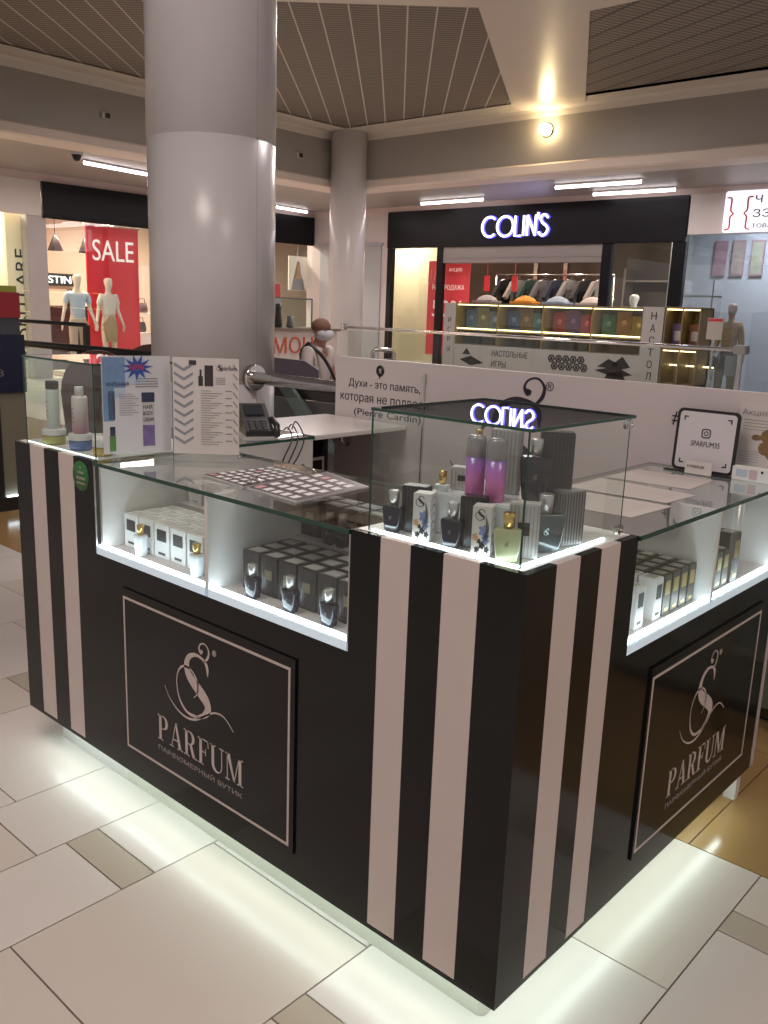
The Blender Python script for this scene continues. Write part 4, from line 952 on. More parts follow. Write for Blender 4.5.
# papers lying on the right glass
paper = M('paper', (.50, .45, .42), .6, noise=.04, scale=20)
def paper_sheet(label, P, z):
    mb = MB(); mb.prism([(x, y, z) for x, y in P], (0, 0, .0006)); o = mb.build('paper_sheet', paper, norm=True); c = V((sum(p[0] for p in P) / 4, sum(p[1] for p in P) / 4, z)); tag(o, label, 'paper', base=c)
    mb = MB(); P = [V((x, y, z + .0006)) for x, y in P]
    bl = lambda a, b: (P[0] * (1 - a) + P[1] * a) * (1 - b) + (P[3] * (1 - a) + P[2] * a) * b
    for k in range(9):
        b = .1 + k * .09; mb.prism([bl(.1, b), bl(.85, b), bl(.85, b + .015), bl(.1, b + .015)], (0, 0, .0002))
    mb.build('printed_lines', M('faint_print', (.42, .38, .36), .6), o, norm=True)
paper_sheet('white printed sheet on the glass top, nearest the corner case', [(-.10, .62), (-.40, .60), (-.42, .81), (-.09, .83)], 1.0995)
paper_sheet('white printed sheet on the glass top, middle of the three', [(-.12, .86), (-.41, .84), (-.42, 1.05), (-.11, 1.03)], 1.0995)
paper_sheet('white printed sheet on the glass top, by the framed sign', [(-.16, 1.10), (-.42, 1.08), (-.42, 1.30), (-.17, 1.30)], 1.0995)

# ================================================================== BACKGROUND
colm = M('column_paint', (.64, .60, .61), .26, noise=.02, scale=2)
def column(label, x, y, r, seams):
    t = thing('column', label, 'column', (x, y, 0)); z0 = 0
    mb = MB(); prof = [(0, 0), (r, 0)]
    for s in seams: prof += [(r, s - .004), (r - .006, s - .002), (r - .006, s + .002), (r, s + .004)]
    prof += [(r, CZ - .018), (0, CZ - .018)]; mb.lathe(prof, (x, y), 64); mb.build('shaft', colm, t)
    mb = MB()
    for a in (5, 125, 245):
        a = R(a); mb.box((x + r * math.cos(a) - .002, y + r * math.sin(a) - .002, .02), (x + r * math.cos(a) + .0002, y + r * math.sin(a) + .0002, CZ - .03))
    mb.build('vertical_joint', M('column_joint', (.33, .31, .31), .4), t)
    return t
column('thick white round column rising behind the counter', -3.50, 1.93, .362, [1.13, 2.46])
column('slim white round column at the ceiling corner', -11.84, 11.50, .35, [])
# near tube rail from the big column
rl = thing('tube_rail', 'polished steel tube rail fixed to the thick column', 'rail', (-2.5, 1.93, 0))
MB().tube([(-3.125, 1.93, 1.168), (.6, 1.93, 1.168)], .036, 20).build('tube', chrome, rl)
mb = MB(); mb.tube([(-3.135, 1.93, 1.168), (-3.10, 1.93, 1.168)], .072, 24); mb.build('wall_rosette', chrome, rl)
mb = MB()
for xx in (-2.3, -1.0, .3): MB().tube([(xx, 1.93, 0), (xx, 1.93, 1.14)], .02, 12).build('post', silver, rl)
mb.bm.free()
MB().box((-3.0, 1.925, .12), (.55, 1.935, 1.08)).build('glass_panel', shopglass, rl)
# escalator side
es_ = thing('escalator', 'dark escalator side with slanting green glass balustrade', 'escalator', (-3.2, 3.2, 0))
dkb = M('dark_brown_cladding', (.035, .026, .024), .3)
mb = MB(); mb.prism([(-4.6, 2.66, 0), (-.6, 2.66, 0), (-.6, 2.66, .6), (-2.2, 2.66, 1.05), (-4.6, 2.66, 1.05)], (0, .25, 0)); mb.build('side_cladding', dkb, es_, norm=True)
mb = MB(); mb.prism([(-3.68, 2.60, 1.045), (-3.55, 2.60, 1.045), (-3.10, 2.60, .66), (-3.28, 2.60, .66)], (0, .03, 0)); mb.build('balustrade_glass', M('green_glass_edge', (.10, .15, .14), .2), es_, norm=True)
# left handrails
hr = thing('handrail', 'thick black escalator handrail at the left behind the glass case', 'handrail', (-7.2, 3, 0))
MB().tube([(-10.5, 3.0, 1.085), (-4.75, 3.02, 1.125)], [.035, .035], 12).build('belt', tb, hr)
MB().box((-10.5, 2.99, .5), (-4.85, 3.01, 1.06)).build('glass_panel', shopglass, hr); mb = MB()
for xx in (-9.5, -7.0, -5.2): MB().box((xx, 2.98, 0), (xx + .04, 3.02, 1.08)).build('post', tb, hr)
mb.bm.free()
hr = thing('railing', 'thin black railing in front of the left shop windows', 'railing', (-11.5, 5.2, 0))
MB().tube([(-14.0, 4.75, 1.22), (-10.95, 5.33, 1.20)], .03, 8).build('top_rail', tb, hr)
MB().box((-10.99, 5.30, 0), (-10.91, 5.37, 1.2)).build('post', tb, hr); MB().box((-12.8, 4.96, 0), (-12.75, 5.01, 1.2)).build('post', tb, hr)
# chairs whose rounded backs show over the handrail
brown = M('brown_leather', (.10, .045, .035), .4)
def chair(label, loc, rz, fabric):
    t = thing('lounge_chair', label, 'chair', loc, 'brown lounge chairs behind the left handrail', rz)
    MB().box((-.25, -.25, .38), (.25, .25, .48), 0, .03).build('seat', fabric, t)
    mb = MB(); pts = [(.30 * math.cos(R(a)), .82 + .30 * math.sin(R(a)) * 1.15) for a in range(0, 181, 15)]
    mb.prism([(x, .22, z) for x, z in [(.27, .45)] + pts + [(-.27, .45)]], (0, .06, 0)); mb.build('backrest', fabric, t, norm=True)
    for sx in (-1, 1):
        for sy in (-1, 1): MB().tube([(sx * .2, sy * .2, .38), (sx * .23, sy * .23, 0)], .015, 8).build('leg', tb, t)
    return t
chair('brown rounded chair back left of the SALE banner foot', (-5.62, 2.40, 0), R(60), brown); chair('brown rounded chair back beside the thick column', (-6.48, 3.42, 0), R(50), brown)
# dark advertising stand at the left edge
st = thing('advertising_stand', 'dark navy stand with red board and lime top at left edge', 'stand', (-5.9, 1.45, 0))
navy = M('navy_panel', (.012, .014, .04), .4)
MB().box((-6.4, .9, .0), (-5.53, 1.77, .10)).build('base', tb, st); MB().box((-6.38, .92, .10), (-5.56, 1.75, .88)).build('cabinet_body', M('beige_green_panel', (.20, .19, .14), .45), st)
MB().box((-5.56, .92, .10), (-5.545, 1.55, .88)).build('dark_front', tb, st)
MB().box((-6.38, .92, .88), (-5.54, 1.76, 1.30)).build('navy_band', navy, st); MB().box((-6.38, .94, 1.30), (-5.56, 1.74, 1.42)).build('window_band', M('dark_pane', (.05, .05, .06), .1), st)
MB().box((-6.39, .90, 1.42), (-5.54, 1.74, 1.60)).build('red_board', M('dark_red_board', (.30, .02, .03), .4), st); MB().box((-6.39, .90, 1.60), (-5.54, 1.72, 1.645)).build('lime_top', M('lime_board', (.28, .30, .05), .4), st)
text('ТІК', 'stand_lettering', inkg, (-5.5395, 1.42, 1.19), (0, 1, 0), (0, 0, 1), .16, .05, st, .001); text('РОВ', 'stand_lettering', inkg, (-5.5395, 1.42, 1.00), (0, 1, 0), (0, 0, 1), .17, .05, st, .001)
text('АС', 'stand_lettering', inkp, (-5.5395, 1.45, 1.50), (0, 1, 0), (0, 0, 1), .12, .045, st, .001)
MB().box((-5.54, 1.56, .105), (-5.53, 1.74, .115)).build('light_strip', led, st)
# ---- left shops' contents
rb = thing('sale_banner', 'tall red SALE banner hanging in the left shop window', 'banner', (-16.3, 9.03, .3))
redb = M('sale_red', (.62, .02, .035), .35, emit=(.7, .02, .03), es=.18)
MB().box((-16.33, 8.44, .25), (-16.3, 9.66, 3.03)).build('cloth', redb, rb)
MB().tube([(-16.31, 8.40, 3.04), (-16.31, 9.70, 3.04)], .02, 8).build('hanging_bar', silver, rb)
for yy in (8.6, 9.5): MB().tube([(-16.31, yy, 3.04), (-16.31, yy, 3.76)], .008, 6).build('hanging_cord', silver, rb)
text('SALE', 'banner_lettering', M('sale_white', (.8, .75, .7), .4, emit=(1, .9, .85), es=.5), (-16.298, 8.58, 2.34), (0, 1, 0), (0, 0, 1), .96, .42, rb, .01, off=.0)
skin_m = M('mannequin_white', (.78, .68, .58), .45)
a = thing('mannequin', 'white male mannequin in pale blue shirt beside the SALE banner', 'mannequin', (-16.05, 8.06, .1), None, R(75))
mannequin_body('body', skin_m, a, True, .12, 1.1); shirt('shirt', M('pale_blue_cotton', (.50, .58, .70), .8), a, 1.1); trousers('trousers', M('beige_cotton', (.55, .45, .34), .8), a, 1.1)
a = thing('mannequin', 'white female mannequin in white tee and tan skirt before the SALE banner', 'mannequin', (-16.02, 8.74, .1), None, R(85))
mannequin_body('body', skin_m, a, True, .12, 1.08, True); shirt('tee_shirt', M('white_cotton', (.75, .68, .62), .8), a, 1.08, fem=True, hem=1.02)
MB().lathe([(.118, 1.12), (.125, 1.09), (.165, .96), (.175, .85), (.165, .60), (.155, .60), (.16, .85), (.11, 1.11)], (0, 0), 24, sy=.8).build('skirt', M('tan_skirt', (.50, .36, .20), .8, noise=.2, scale=9), a)
pd = MB(); pd.box((-16.6, 7.7, 0), (-15.9, 14.4, .1)); tag(pd.build('window_platform', M('pale_platform', (.6, .52, .45), .5)), 'pale raised display platform under the shop mannequins', 'platform', base=(-16.2, 11, 0))
sg = thing('shop_sign', 'small black sign with bold white letters on the shop back wall', 'sign', (-19.9, 9.65, 1.84))
MB().box((-19.95, 9.15, 1.84), (-19.88, 10.16, 2.13)).build('board', inkk, sg); text('OSTIN', 'sign_lettering', M('sign_glow', (.8, .8, .8), .4, emit=(1, .95, .9), es=2), (-19.875, 9.22, 1.90), (0, 1, 0), (0, 0, 1), .82, .17, sg, .02)
rk = thing('shop_counter', 'black counter with dark bag on top inside the left shop', 'counter', (-17.6, 8.6, 0)); MB().box((-18.0, 8.15, 0), (-17.3, 9.4, 1.35), 0, .01).build('cabinet', tb, rk)
MB().box((-18.05, 8.1, 1.35), (-17.25, 9.45, 1.39)).build('top', tb, rk)
hb = thing('handbag', 'black handbag on the dark shop counter', 'handbag', (-17.5, 8.7, 1.39), None, 0)
MB().lathe([(0, 0), (.16, 0), (.19, .06), (.15, .24), (0, .25)], (0, 0), 18, sy=.5).build('body', dkb, hb); MB().tube([(-.1, 0, .22), (-.07, 0, .36), (.07, 0, .36), (.1, 0, .22)], .012, 8).build('handle', dkb, hb)
for k, (yy, c_) in enumerate(((8.05, 'left'), (8.75, 'right'))):
    lp = thing('pendant_lamp', f'dark cone pendant lamp in the left shop, {c_} one', 'lamp', (-17.2, yy + .2, 2.5)); MB().lathe([(.03, 2.83), (.05, 2.8), (.16, 2.52), (.15, 2.52), (.04, 2.79)], (-17.2, yy + .2), 20).build('shade', dkb, lp)
    MB().tube([(-17.2, yy + .2, 2.82), (-17.2, yy + .2, 3.75)], .008, 6).build('cord', tb, lp)
for k, yy in enumerate((8.3, 9.2, 10.4)):
    sp = thing('spotlight', f'small glowing track spotlight in the left shop, {cols[k]} from left', 'spotlight', (-18.2, yy, 3.3), 'track spotlights in the left shop')
    MB().sphere((-18.2, yy, 3.3), .055).build('bulb', M('warm_bulb', (1, .9, .7), .4, emit=(1, .85, .6), es=12), sp); MB().tube([(-18.2, yy, 3.34), (-18.2, yy, 3.75)], .02, 8).build('stem', silver, sp)
sh = thing('bag_shelf', 'white shelf of assorted handbags right of the SALE banner', 'shelf', (-17.2, 10.4, 0)); MB().box((-17.5, 9.75, 0), (-16.9, 11.6, .85)).build('base_cabinet', white, sh); MB().box((-17.5, 9.75, 1.25), (-17.1, 11.6, 1.28)).build('board', white, sh)
for k, (yy, zz, c_, nm) in enumerate(((9.95, .86, (.12, .06, .04), 'brown'), (10.25, .86, (.05, .05, .05), 'black'), (9.95, 1.29, (.55, .38, .03), 'mustard'), (10.3, 1.29, (.10, .05, .05), 'maroon'))):
    hb = thing('handbag', f'{nm} handbag on the white bag shelf', 'handbag', (-17.2, yy, zz), None, R(90)); m_ = M('leather_' + nm, c_, .4)
    MB().lathe([(0, 0), (.13, 0), (.15, .06), (.12, .22), (0, .23)], (0, 0), 16, sy=.5).build('body', m_, hb); MB().tube([(-.08, 0, .2), (-.06, 0, .32), (.06, 0, .32), (.08, 0, .2)], .01, 6).build('handle', m_, hb)
# far-left shop
mb = MB(); mb.box((-16.3, 6.72, 0), (-16.2, 7.16, 3.1)); o = mb.build('lettered_panel', M('cream_panel', (.72, .60, .42), .5, emit=(1, .78, .48), es=.35)); tag(o, 'cream glowing panel with vertical black lettering at far left', 'sign panel', base=(-16.25, 7.05, 0))
text('MONTLARE', 'panel_lettering', inkk, (-16.198, 7.11, .35), (0, 0, 1), (0, -1, 0), 2.1, .23, o, .01)
mb = MB(); mb.box((-17.9, 5.2, 0), (-17.5, 6.9, .9)); mb.box((-17.9, 5.2, 1.5), (-17.6, 6.9, 1.56)); mb.box((-17.95, 5.2, 0), (-17.9, 6.9, 3.2)); o = mb.build('display_shelf', M('cream_shelf', (.62, .45, .28), .5)); tag(o, 'warm lit display shelf in the far left window', 'shelf', base=(-17.7, 6, 0))
hb = thing('handbag', 'orange handbag on the warm lit shelf at far left', 'handbag', (-17.68, 6.35, 1.57), None, R(90)); m_ = M('orange_leather', (.62, .27, .04), .4)
MB().lathe([(0, 0), (.2, 0), (.24, .1), (.18, .38), (0, .4)], (0, 0), 18, sy=.5).build('body', m_, hb); MB().tube([(-.12, 0, .36), (-.09, 0, .56), (.09, 0, .56), (.12, 0, .36)], .014, 6).build('handle', m_, hb)
# third window segment: model poster
ps = thing('poster', 'tall fashion poster of a blonde person in the window right of the thick column', 'poster', (-16.2, 14.2, 1.9))
MB().box((-16.22, 13.88, 1.95), (-16.2, 14.50, 2.78)).build('sheet', M('poster_white', (.72, .62, .52), .5, emit=(1, .85, .7), es=.25), ps)
mb = MB(); f = lambda a, b, k: V((-16.198 + k, 14.16 + a, 2.38 + b))
pr(mb, f, [(-.15, -.25), (.0, .28), (.08, .27), (.16, -.25)], .002); mb.build('printed_hair', M('print_blonde', (.42, .24, .12), .6), ps, norm=True)
mb = MB(); pr(mb, f, [(.06 + .055 * math.cos(t_), .14 + .08 * math.sin(t_)) for t_ in [2 * math.pi * k / 16 for k in range(16)]], .004); pr(mb, f, [(-.08, -.22), (.02, .08), (.1, .08), (.2, -.22)], .0035); mb.build('printed_face', M('print_skin', (.62, .38, .28), .6), ps, norm=True)
mb = MB(); pr(mb, f, [(-.2, -.42), (-.12, -.15), (.2, -.15), (.27, -.42)], .005); mb.build('printed_clothes', M('print_grey', (.35, .33, .34), .6), ps, norm=True)
MB().tube([(-16.21, 14.19, 2.78), (-16.21, 14.19, 3.76)], .006, 6).build('hanging_cord', silver, ps)
mb = MB(); mb.tube([(-16.29, 13.49, 2.08), (-16.29, 13.49, 3.76)], .006, 6); mb.box((-16.3, 13.3, 1.45), (-16.28, 13.68, 2.08)); o = mb.build('red_poster', redp); tag(o, 'small red notice in the window beside the fashion poster', 'poster', base=(-16.29, 13.5, 1.45))
# ---- ceiling fittings
tubem = M('fluorescent_tube', (1, 1, 1), .4, emit=(1, .93, .96), es=6)
for k, (A, B, lb) in enumerate((((-13.42, 6.82), (-13.62, 8.18), 'left of the thick column'), ((-15.42, 12.8), (-15.54, 13.85), 'between the two columns'), ((-11.83, 13.70), (-10.2, 13.66), 'left above the black store fascia'), ((-8.02, 12.84), (-6.41, 12.86), 'near one right above the black store fascia'), ((-7.88, 13.93), (-6.32, 13.97), 'far one right above the black store fascia'))):
    t = thing('tube_light', 'glowing white tube light, ' + lb, 'tube light', (A[0], A[1], 3.74), 'tube lights under the walkway ceiling')
    MB().tube([(A[0], A[1], 3.775), (B[0], B[1], 3.775)], .03, 10).build('tube', tubem, t); d = (V((*B, 0)) - V((*A, 0))).normalized()
    mb = MB(); mb.tube([(A[0], A[1], 3.81), (B[0], B[1], 3.81)], .03, 6); mb.build('housing', white, t)
for k, (yy, lb) in enumerate(((6.47, 'left'), (10.48, 'between the columns'))):
    t = thing('ceiling_sensor', f'small dark square sensor on the beam face, {lb}', 'sensor', (-12.18, yy, 4.3)); MB().box((-12.19, yy - .05, 4.27), (-12.14, yy + .10, 4.36), 0, .005).build('housing', beam, t); MB().box((-12.14, yy + .0, 4.275), (-12.125, yy + .08, 4.35)).build('lens', inkk, t)
sl = thing('spotlight', 'warm glowing ball spotlight on the beam under the white ceiling wedge', 'spotlight', (-7.56, 11.62, 4.48))
MB().sphere((-7.56, 11.62, 4.5), .085).build('bulb', M('spot_warm', (1, .9, .7), .4, emit=(1, .76, .42), es=80), sl); MB().tube([(-7.56, 11.74, 4.5), (-7.56, 11.69, 4.5)], .1, 16).build('rim', silver, sl)
cm = thing('security_camera', 'small dome camera under the walkway ceiling left of the column', 'camera', (-13.2, 6.6, 3.78)); MB().lathe([(0, 3.70), (.05, 3.72), (.07, 3.77), (.08, 3.83)], (-12.95, 6.42), 16).build('dome', inkk, cm); MB().lathe([(.1, 3.80), (.1, 3.83)], (-12.95, 6.42), 16).build('mount', white, cm)
# ---- black-fronted clothes store
cs = thing('store_facade', 'black store front with glowing white lettering and dark window frames', 'store front', (-9.7, FY, 0))
MB().box((-13.31, FY - .05, 2.93), (-6.18, FY + .12, 3.72), 0, .01).build('fascia', fbk, cs)
mb = MB()
for x0, x1 in ((-13.31, -13.17), (-11.84, -11.68), (-7.82, -7.62), (-6.42, -6.17)): MB().box((x0, FY - .02, 0), (x1, FY + .1, 2.93)).build('frame_post', fbk, cs)
mb.bm.free()
mb = MB(); mb.box((-11.68, FY, 2.60), (-7.82, FY + .25, 2.93)); mb.box((-11.68, FY - .01, 2.70), (-7.82, FY, 2.715)); mb.build('shutter_box', M('shutter_grey', (.24, .21, .20), .4), cs)
MB().box((-13.17, FY + .03, .1), (-11.84, FY + .04, 2.93)).build('window_glass', shopglass, cs); MB().box((-7.62, FY + .03, .1), (-6.42, FY + .04, 2.93)).build('window_glass', shopglass, cs)
wht = M('neon_white', (1, 1, 1), .4, emit=(.93, .93, 1), es=2.4); blu = M('halo_glow_blue', (.2, .2, 1), .4, emit=(.12, .10, 1), es=1.8)
def stroke_letters(mb, f, z0, z1, r):
    H = z1 - z0
    def arc(cx, a0, a1, rx, n=18): return [f(cx + rx * math.cos(R(a0 + (a1 - a0) * k / n)), z0 + H / 2 + (H / 2) * math.sin(R(a0 + (a1 - a0) * k / n))) for k in range(n + 1)]
    mb.tube(arc(.21, 50, 310, .21), r); mb.tube(arc(.64, 0, 360, .22), r)
    mb.tube([f(.91, z0 + H), f(.91, z0), f(1.06, z0)], r); mb.tube([f(1.14, z0), f(1.14, z0 + H)], r)
    mb.tube([f(1.235, z0), f(1.235, z0 + H)], r); mb.tube([f(1.235, z0 + H), f(1.45, z0)], r); mb.tube([f(1.45, z0), f(1.45, z0 + H)], r); mb.tube([f(1.505, z0 + H * .80), f(1.505, z0 + H * 1.12)], r)
    s = [(1.76, .84), (1.70, .98), (1.62, .97), (1.575, .80), (1.63, .60), (1.72, .46), (1.77, .27), (1.71, .04), (1.61, .0), (1.54, .16)]
    mb.tube([f(a, z0 + H * b) for a, b in smooth_pts(s, 4)], r)
sxx = 1.57 / 1.75
lt = MB(); stroke_letters(lt, lambda a, b: V((-10.59 + a * sxx, FY - .12, b)), 3.11, 3.50, .021); lt.build('sign_lettering', wht, cs)
lt = MB(); stroke_letters(lt, lambda a, b: V((-10.59 + a * sxx, FY - .075, b)), 3.11, 3.50, .035); lt.build('sign_letter_glow', blu, cs)  # halo glow around the letters built as wider blue emissive strokes
# store interior
mb = MB(); mb.box((-14.6, FY + .95, 0), (-12.5, FY + 1.05, 3.4)); o = mb.build('window_backing', M('cream_yellow_panel', (.72, .62, .45), .6, noise=.05)); tag(o, 'bright cream backing wall in the store window left of the red sale poster', 'panel', base=(-13.5, FY + 1.0, 0))
area('window_spot_left', (-13.5, FY + .35, 3.5), .4, 75, (1, .88, .66), (0, .2, -1), .3)
rp = thing('sale_poster', 'red poster reading РАСПРОДАЖА 50% behind the store window', 'poster', (-11.5, FY + .2, .6))
rdp = M('poster_red', (.55, .04, .05), .5, emit=(.7, .05, .05), es=.25)
MB().box((-12.30, FY + .28, .6), (-11.14, FY + .30, 2.66)).build('sheet', rdp, rp); ww = M('poster_lettering_white', (.8, .6, .55), .5, emit=(1, .8, .75), es=.3)
text('АКЦИЯ', 'poster_lettering', ww, (-11.72, FY + .278, 2.42), (1, 0, 0), (0, 0, 1), .36, .09, rp, .004); text('РАСПРОДАЖА', 'poster_lettering', ww, (-12.17, FY + .278, 2.02), (1, 0, 0), (0, 0, 1), .9, .13, rp, .004); text('50%', 'poster_lettering', ww, (-12.15, FY + .278, 1.45), (1, 0, 0), (0, 0, 1), .85, .36, rp, .004)
cloth_cols = [('black', (.02, .02, .025)), ('white', (.55, .5, .48)), ('dark green', (.03, .08, .06)), ('grey', (.2, .19, .2)), ('navy', (.02, .03, .08)), ('pale grey', (.4, .38, .38)), ('orange', (.62, .27, .04)), ('charcoal', (.05, .05, .05)), ('white striped', (.5, .45, .42)), ('maroon', (.12, .03, .03)), ('dark grey', (.09, .085, .09)), ('beige', (.4, .32, .24))]
def garment(label, loc, col, nm):
    t = thing('hanging_shirt', label, 'shirt', loc, 'shirts hanging in the black-fronted store', R(78)); m_ = M('cloth_' + nm.replace(' ', '_'), tuple(.4 * q for q in col), .85, noise=.15, scale=12)
    mb = MB(); mb.prism([(-.22, -.05, -.75), (.22, -.05, -.75), (.21, -.05, -.15), (.40, -.05, -.42), (.46, -.05, -.36), (.24, -.05, -.02), (.07, -.05, .02), (-.07, -.05, .02), (-.24, -.05, -.02), (-.46, -.05, -.36), (-.40, -.05, -.42), (-.21, -.05, -.15)], (0, .10, 0)); mb.build('fabric', m_, t, norm=True)
    MB().tube([(-.2, 0, .0), (0, 0, .06), (.2, 0, .0)], .008, 6).build('hanger', silver, t); MB().tube([(0, 0, .05), (0, 0, .14)], .006, 6).build('hanger_hook', silver, t)
rack = thing('clothes_rack', 'long clothes rack inside the black-fronted store', 'clothes rack', (-9.5, 16, 0)); MB().tube([(-11.4, 16, 2.44), (-8.4, 16, 2.44)], .02, 8).build('rail', silver, rack)
for xx in (-11.4, -8.4): MB().tube([(xx, 16, 0), (xx, 16, 2.44)], .02, 8).build('upright', silver, rack)
for k, (nm, c_) in enumerate([q for q in cloth_cols if q[0] not in ('orange', 'maroon')][:8]): garment(f'{nm} shirt hanging on the long store rack', (-11.1 + k * .34, 16, 2.30), c_, nm)
for k, (nm, c_) in enumerate((('orange', (.62, .27, .04)), ('grey', (.3, .28, .28)), ('pale blue', (.28, .33, .4)), ('cream', (.5, .44, .38)))):
    st_ = thing('folded_garment', f'{nm} folded garment pile on the store display table', 'folded clothes', (-11.4 + (1.5, .5, 2.3, 3.1)[k], 14.98, 1.62), 'folded garments on the store table', 0)
    mb = MB()
    for j in range(4): mb.box((-.3, -.2, j * .055), (.3 - .02 * (j % 2), .2, j * .055 + .05), 0, .02)
    mb.lathe([(.26, .22), (.2, .28), (.08, .33), (0, .34)], (0, 0), 16, sy=.7); mb.build('fabric', M('folded_' + nm.replace(' ', '_'), c_, .9, noise=.2, scale=8), st_)
o = MB().box((-11.5, 14.75, 0), (-8.0, 15.2, 1.62), 0, .01).build('display_table', dkb); tag(o, 'dark display table of folded clothes inside the black-fronted store', 'table', base=(-9.75, 14.95, 0))
mb = MB()
for zz in (.6, 1.2, 1.8, 2.4): mb.box((-9.4, 18.4, zz), (-7.6, 18.85, zz + .04))
mb.box((-9.45, 18.4, 0), (-9.4, 18.85, 2.7)); mb.box((-7.6, 18.4, 0), (-7.55, 18.85, 2.7)); o = mb.build('wall_shelf', M('pale_shelf', (.3, .25, .22), .5)); tag(o, 'pale wall shelf of clothes deep inside the store', 'shelf', base=(-8.5, 18.6, 0))
for k, (xx, nm) in enumerate(((-11.16, 'left'), (-10.42, 'right'))):
    o = MB().box((xx - .07, 15.29, 2.05), (xx + .07, 15.31, 2.38)).box((xx - .005, 15.295, 2.38), (xx + .005, 15.305, 3.75)).build('red_tag_sign', rdp); tag(o, f'small red price sign hanging in the store, {nm} one', 'sign', base=(xx, 15.21, 2.02))
for k, (xx, nm) in enumerate(((-11.0, 'left'), (-10.2, 'second'), (-9.2, 'third'))):
    o = MB().box((xx - .05, 17.0, 0), (xx + .05, 17.1, 3.74)).build('store_upright', silver); tag(o, f'slim metal upright in the store interior, {nm} one', 'upright', base=(xx, 17.05, 0))
for k_, x_ in enumerate((-11.2, -9.2, -7.4)): area('store_light', (x_, 15.6, 3.6), .3, 55, (1, .80, .66), (0, .1, -1))
a = thing('mannequin', 'white mannequin head and shoulders in the dark right store window', 'mannequin', (-7.50, 15.2, .1), None, R(-20)); mannequin_body('body', skin_m, a, True, .12, 1.1); shirt('top', M('white_top', (.6, .56, .54), .8), a, 1.1)
MB().lathe([(0, 0), (.35, 0), (.35, .1), (0, .1)], (-7.5, 15.2), 20).build('round_platform', white); tag(bpy.data.objects['round_platform'], 'round white base under the store window mannequin', 'base', base=(-7.5, 15.2, 0))
# ---- right neighbouring shop with bright sign
rsn = thing('shop_sign', 'red-bracketed sign with its white glow built as a slab at the right edge', 'sign', (-4.5, FY - .1, 3.1))
MB().box((-6.16, FY - .04, 3.05), (-1.5, FY + .1, 3.72)).build('fascia', fw, rsn)
MB().box((-5.52, FY - .12, 3.06), (-3.2, FY - .04, 3.73), 0, .02).build('glow_slab', M('glow_white', (1, 1, 1), .4, emit=(.88, .88, 1), es=.85), rsn)  # emissive slab stands in for the glow around the brackets
mb = MB(); f = lambda a, b, k: V((a, FY - .121 - k, b))
for x0, s in ((-5.42, 1), (-5.10, -1)):
    ribbon(mb, [(x0 - s * .06, 3.62, .02), (x0 + s * .02, 3.60, .025), (x0 + s * .02, 3.42, .025), (x0 + s * .07, 3.36, .02), (x0 + s * .02, 3.30, .025), (x0 + s * .02, 3.13, .025), (x0 - s * .06, 3.10, .02)], f, .01, 0, 4)
mb.build('sign_brackets', redp, rsn, norm=True)
dg_ = M('sign_dark', (.03, .03, .04), .5)
text('Ч', 'sign_lettering', dg_, (-5.00, FY - .121, 3.52), (1, 0, 0), (0, 0, 1), .11, .12, rsn, .01); text('ЗЗ', 'sign_lettering', dg_, (-5.02, FY - .121, 3.29), (1, 0, 0), (0, 0, 1), .28, .13, rsn, .01); text('ТОВАР', 'sign_lettering', dg_, (-5.02, FY - .121, 3.12), (1, 0, 0), (0, 0, 1), .42, .07, rsn, .01, off=.02)
mb = MB(); mb.box((-6.16, FY + .03, .1), (-1.5, FY + .04, 3.05)); struct(mb.build('window_3', glass_mat('bluish_glass', (.70, .74, .76), 1.2, .10)))
o = MB().box((-7.4, 16.55, 0), (-1.5, 16.65, 3.74)).build('wall_right_shop', M('pale_blue_wall', (.46, .47, .52), .5, noise=.04)); struct(o)
o = MB().box((-7.1, FY + 1.4, 0), (-7.0, 16.5, 3.74)).build('wall_right_shop_side', M('pale_green_wall', (.34, .36, .34), .5)); struct(o)
area('right_shop_light', (-5.2, 15.6, 3.6), 1, 120, (.9, .94, 1), (0, 0, -1), .4)
for k, xx in enumerate((-6.42, -6.07, -5.70)):
    t = thing('wall_poster', f'framed pink poster on the pale blue shop wall, {cols[k]} from left', 'poster', (xx, 16.54, 2.45), 'posters on the pale blue shop wall')
    MB().box((xx - .125, 16.5, 2.45), (xx + .125, 16.54, 3.12), 0, .004).build('frame', M('poster_frame', (.35, .2, .24), .5), t); MB().box((xx - .10, 16.495, 2.49), (xx + .10, 16.5, 3.08)).build('print', M('poster_print', (.35, .22 + .06 * k, .26), .5, noise=.5, scale=8), t)
a = thing('mannequin', 'mannequin in brown leopard jacket and black bag in the right shop window', 'mannequin', (-5.42, FY + .55, .0), None, R(10)); mannequin_body('body', M('mannequin_rose', (.45, .30, .26), .5), a, True, .12, 1.08, True)
lp_ = M('leopard_print', (.42, .27, .12), .8, noise=.85, scale=26); shirt('jacket', lp_, a, 1.08, True, True, .98)
MB().lathe([(.17, .72), (.16, 1.0), (.10, 1.12)], (0, 0), 20, sy=.8).build('black_skirt', dkb, a); trousers('trousers', M('tan_trousers', (.34, .24, .14), .8), a, 1.06)
MB().box((-.30, -.2, .72), (-.16, -.05, .95), 0, .02).build('bag', dkb, a); MB().box((.02, -.24, .62), (.20, -.22, .98)).build('price_sheet', paper, a)
sf = thing('display_shelf', 'pale glass shelf unit with accessories beside the leopard mannequin', 'shelf', (-5.9, 15.2, 0))
mb = MB()
for zz in (.5, 1.0, 1.5, 2.0): mb.box((-6.45, 15.0, zz), (-5.85, 15.4, zz + .03))
mb.build('shelf_board', M('glass_green_shelf', (.35, .42, .40), .3), sf); mb = MB()
for xx in (-6.45, -5.88): MB().box((xx, 15.0, 0), (xx + .03, 15.4, 2.3)).build('upright', silver, sf)
mb.bm.free()
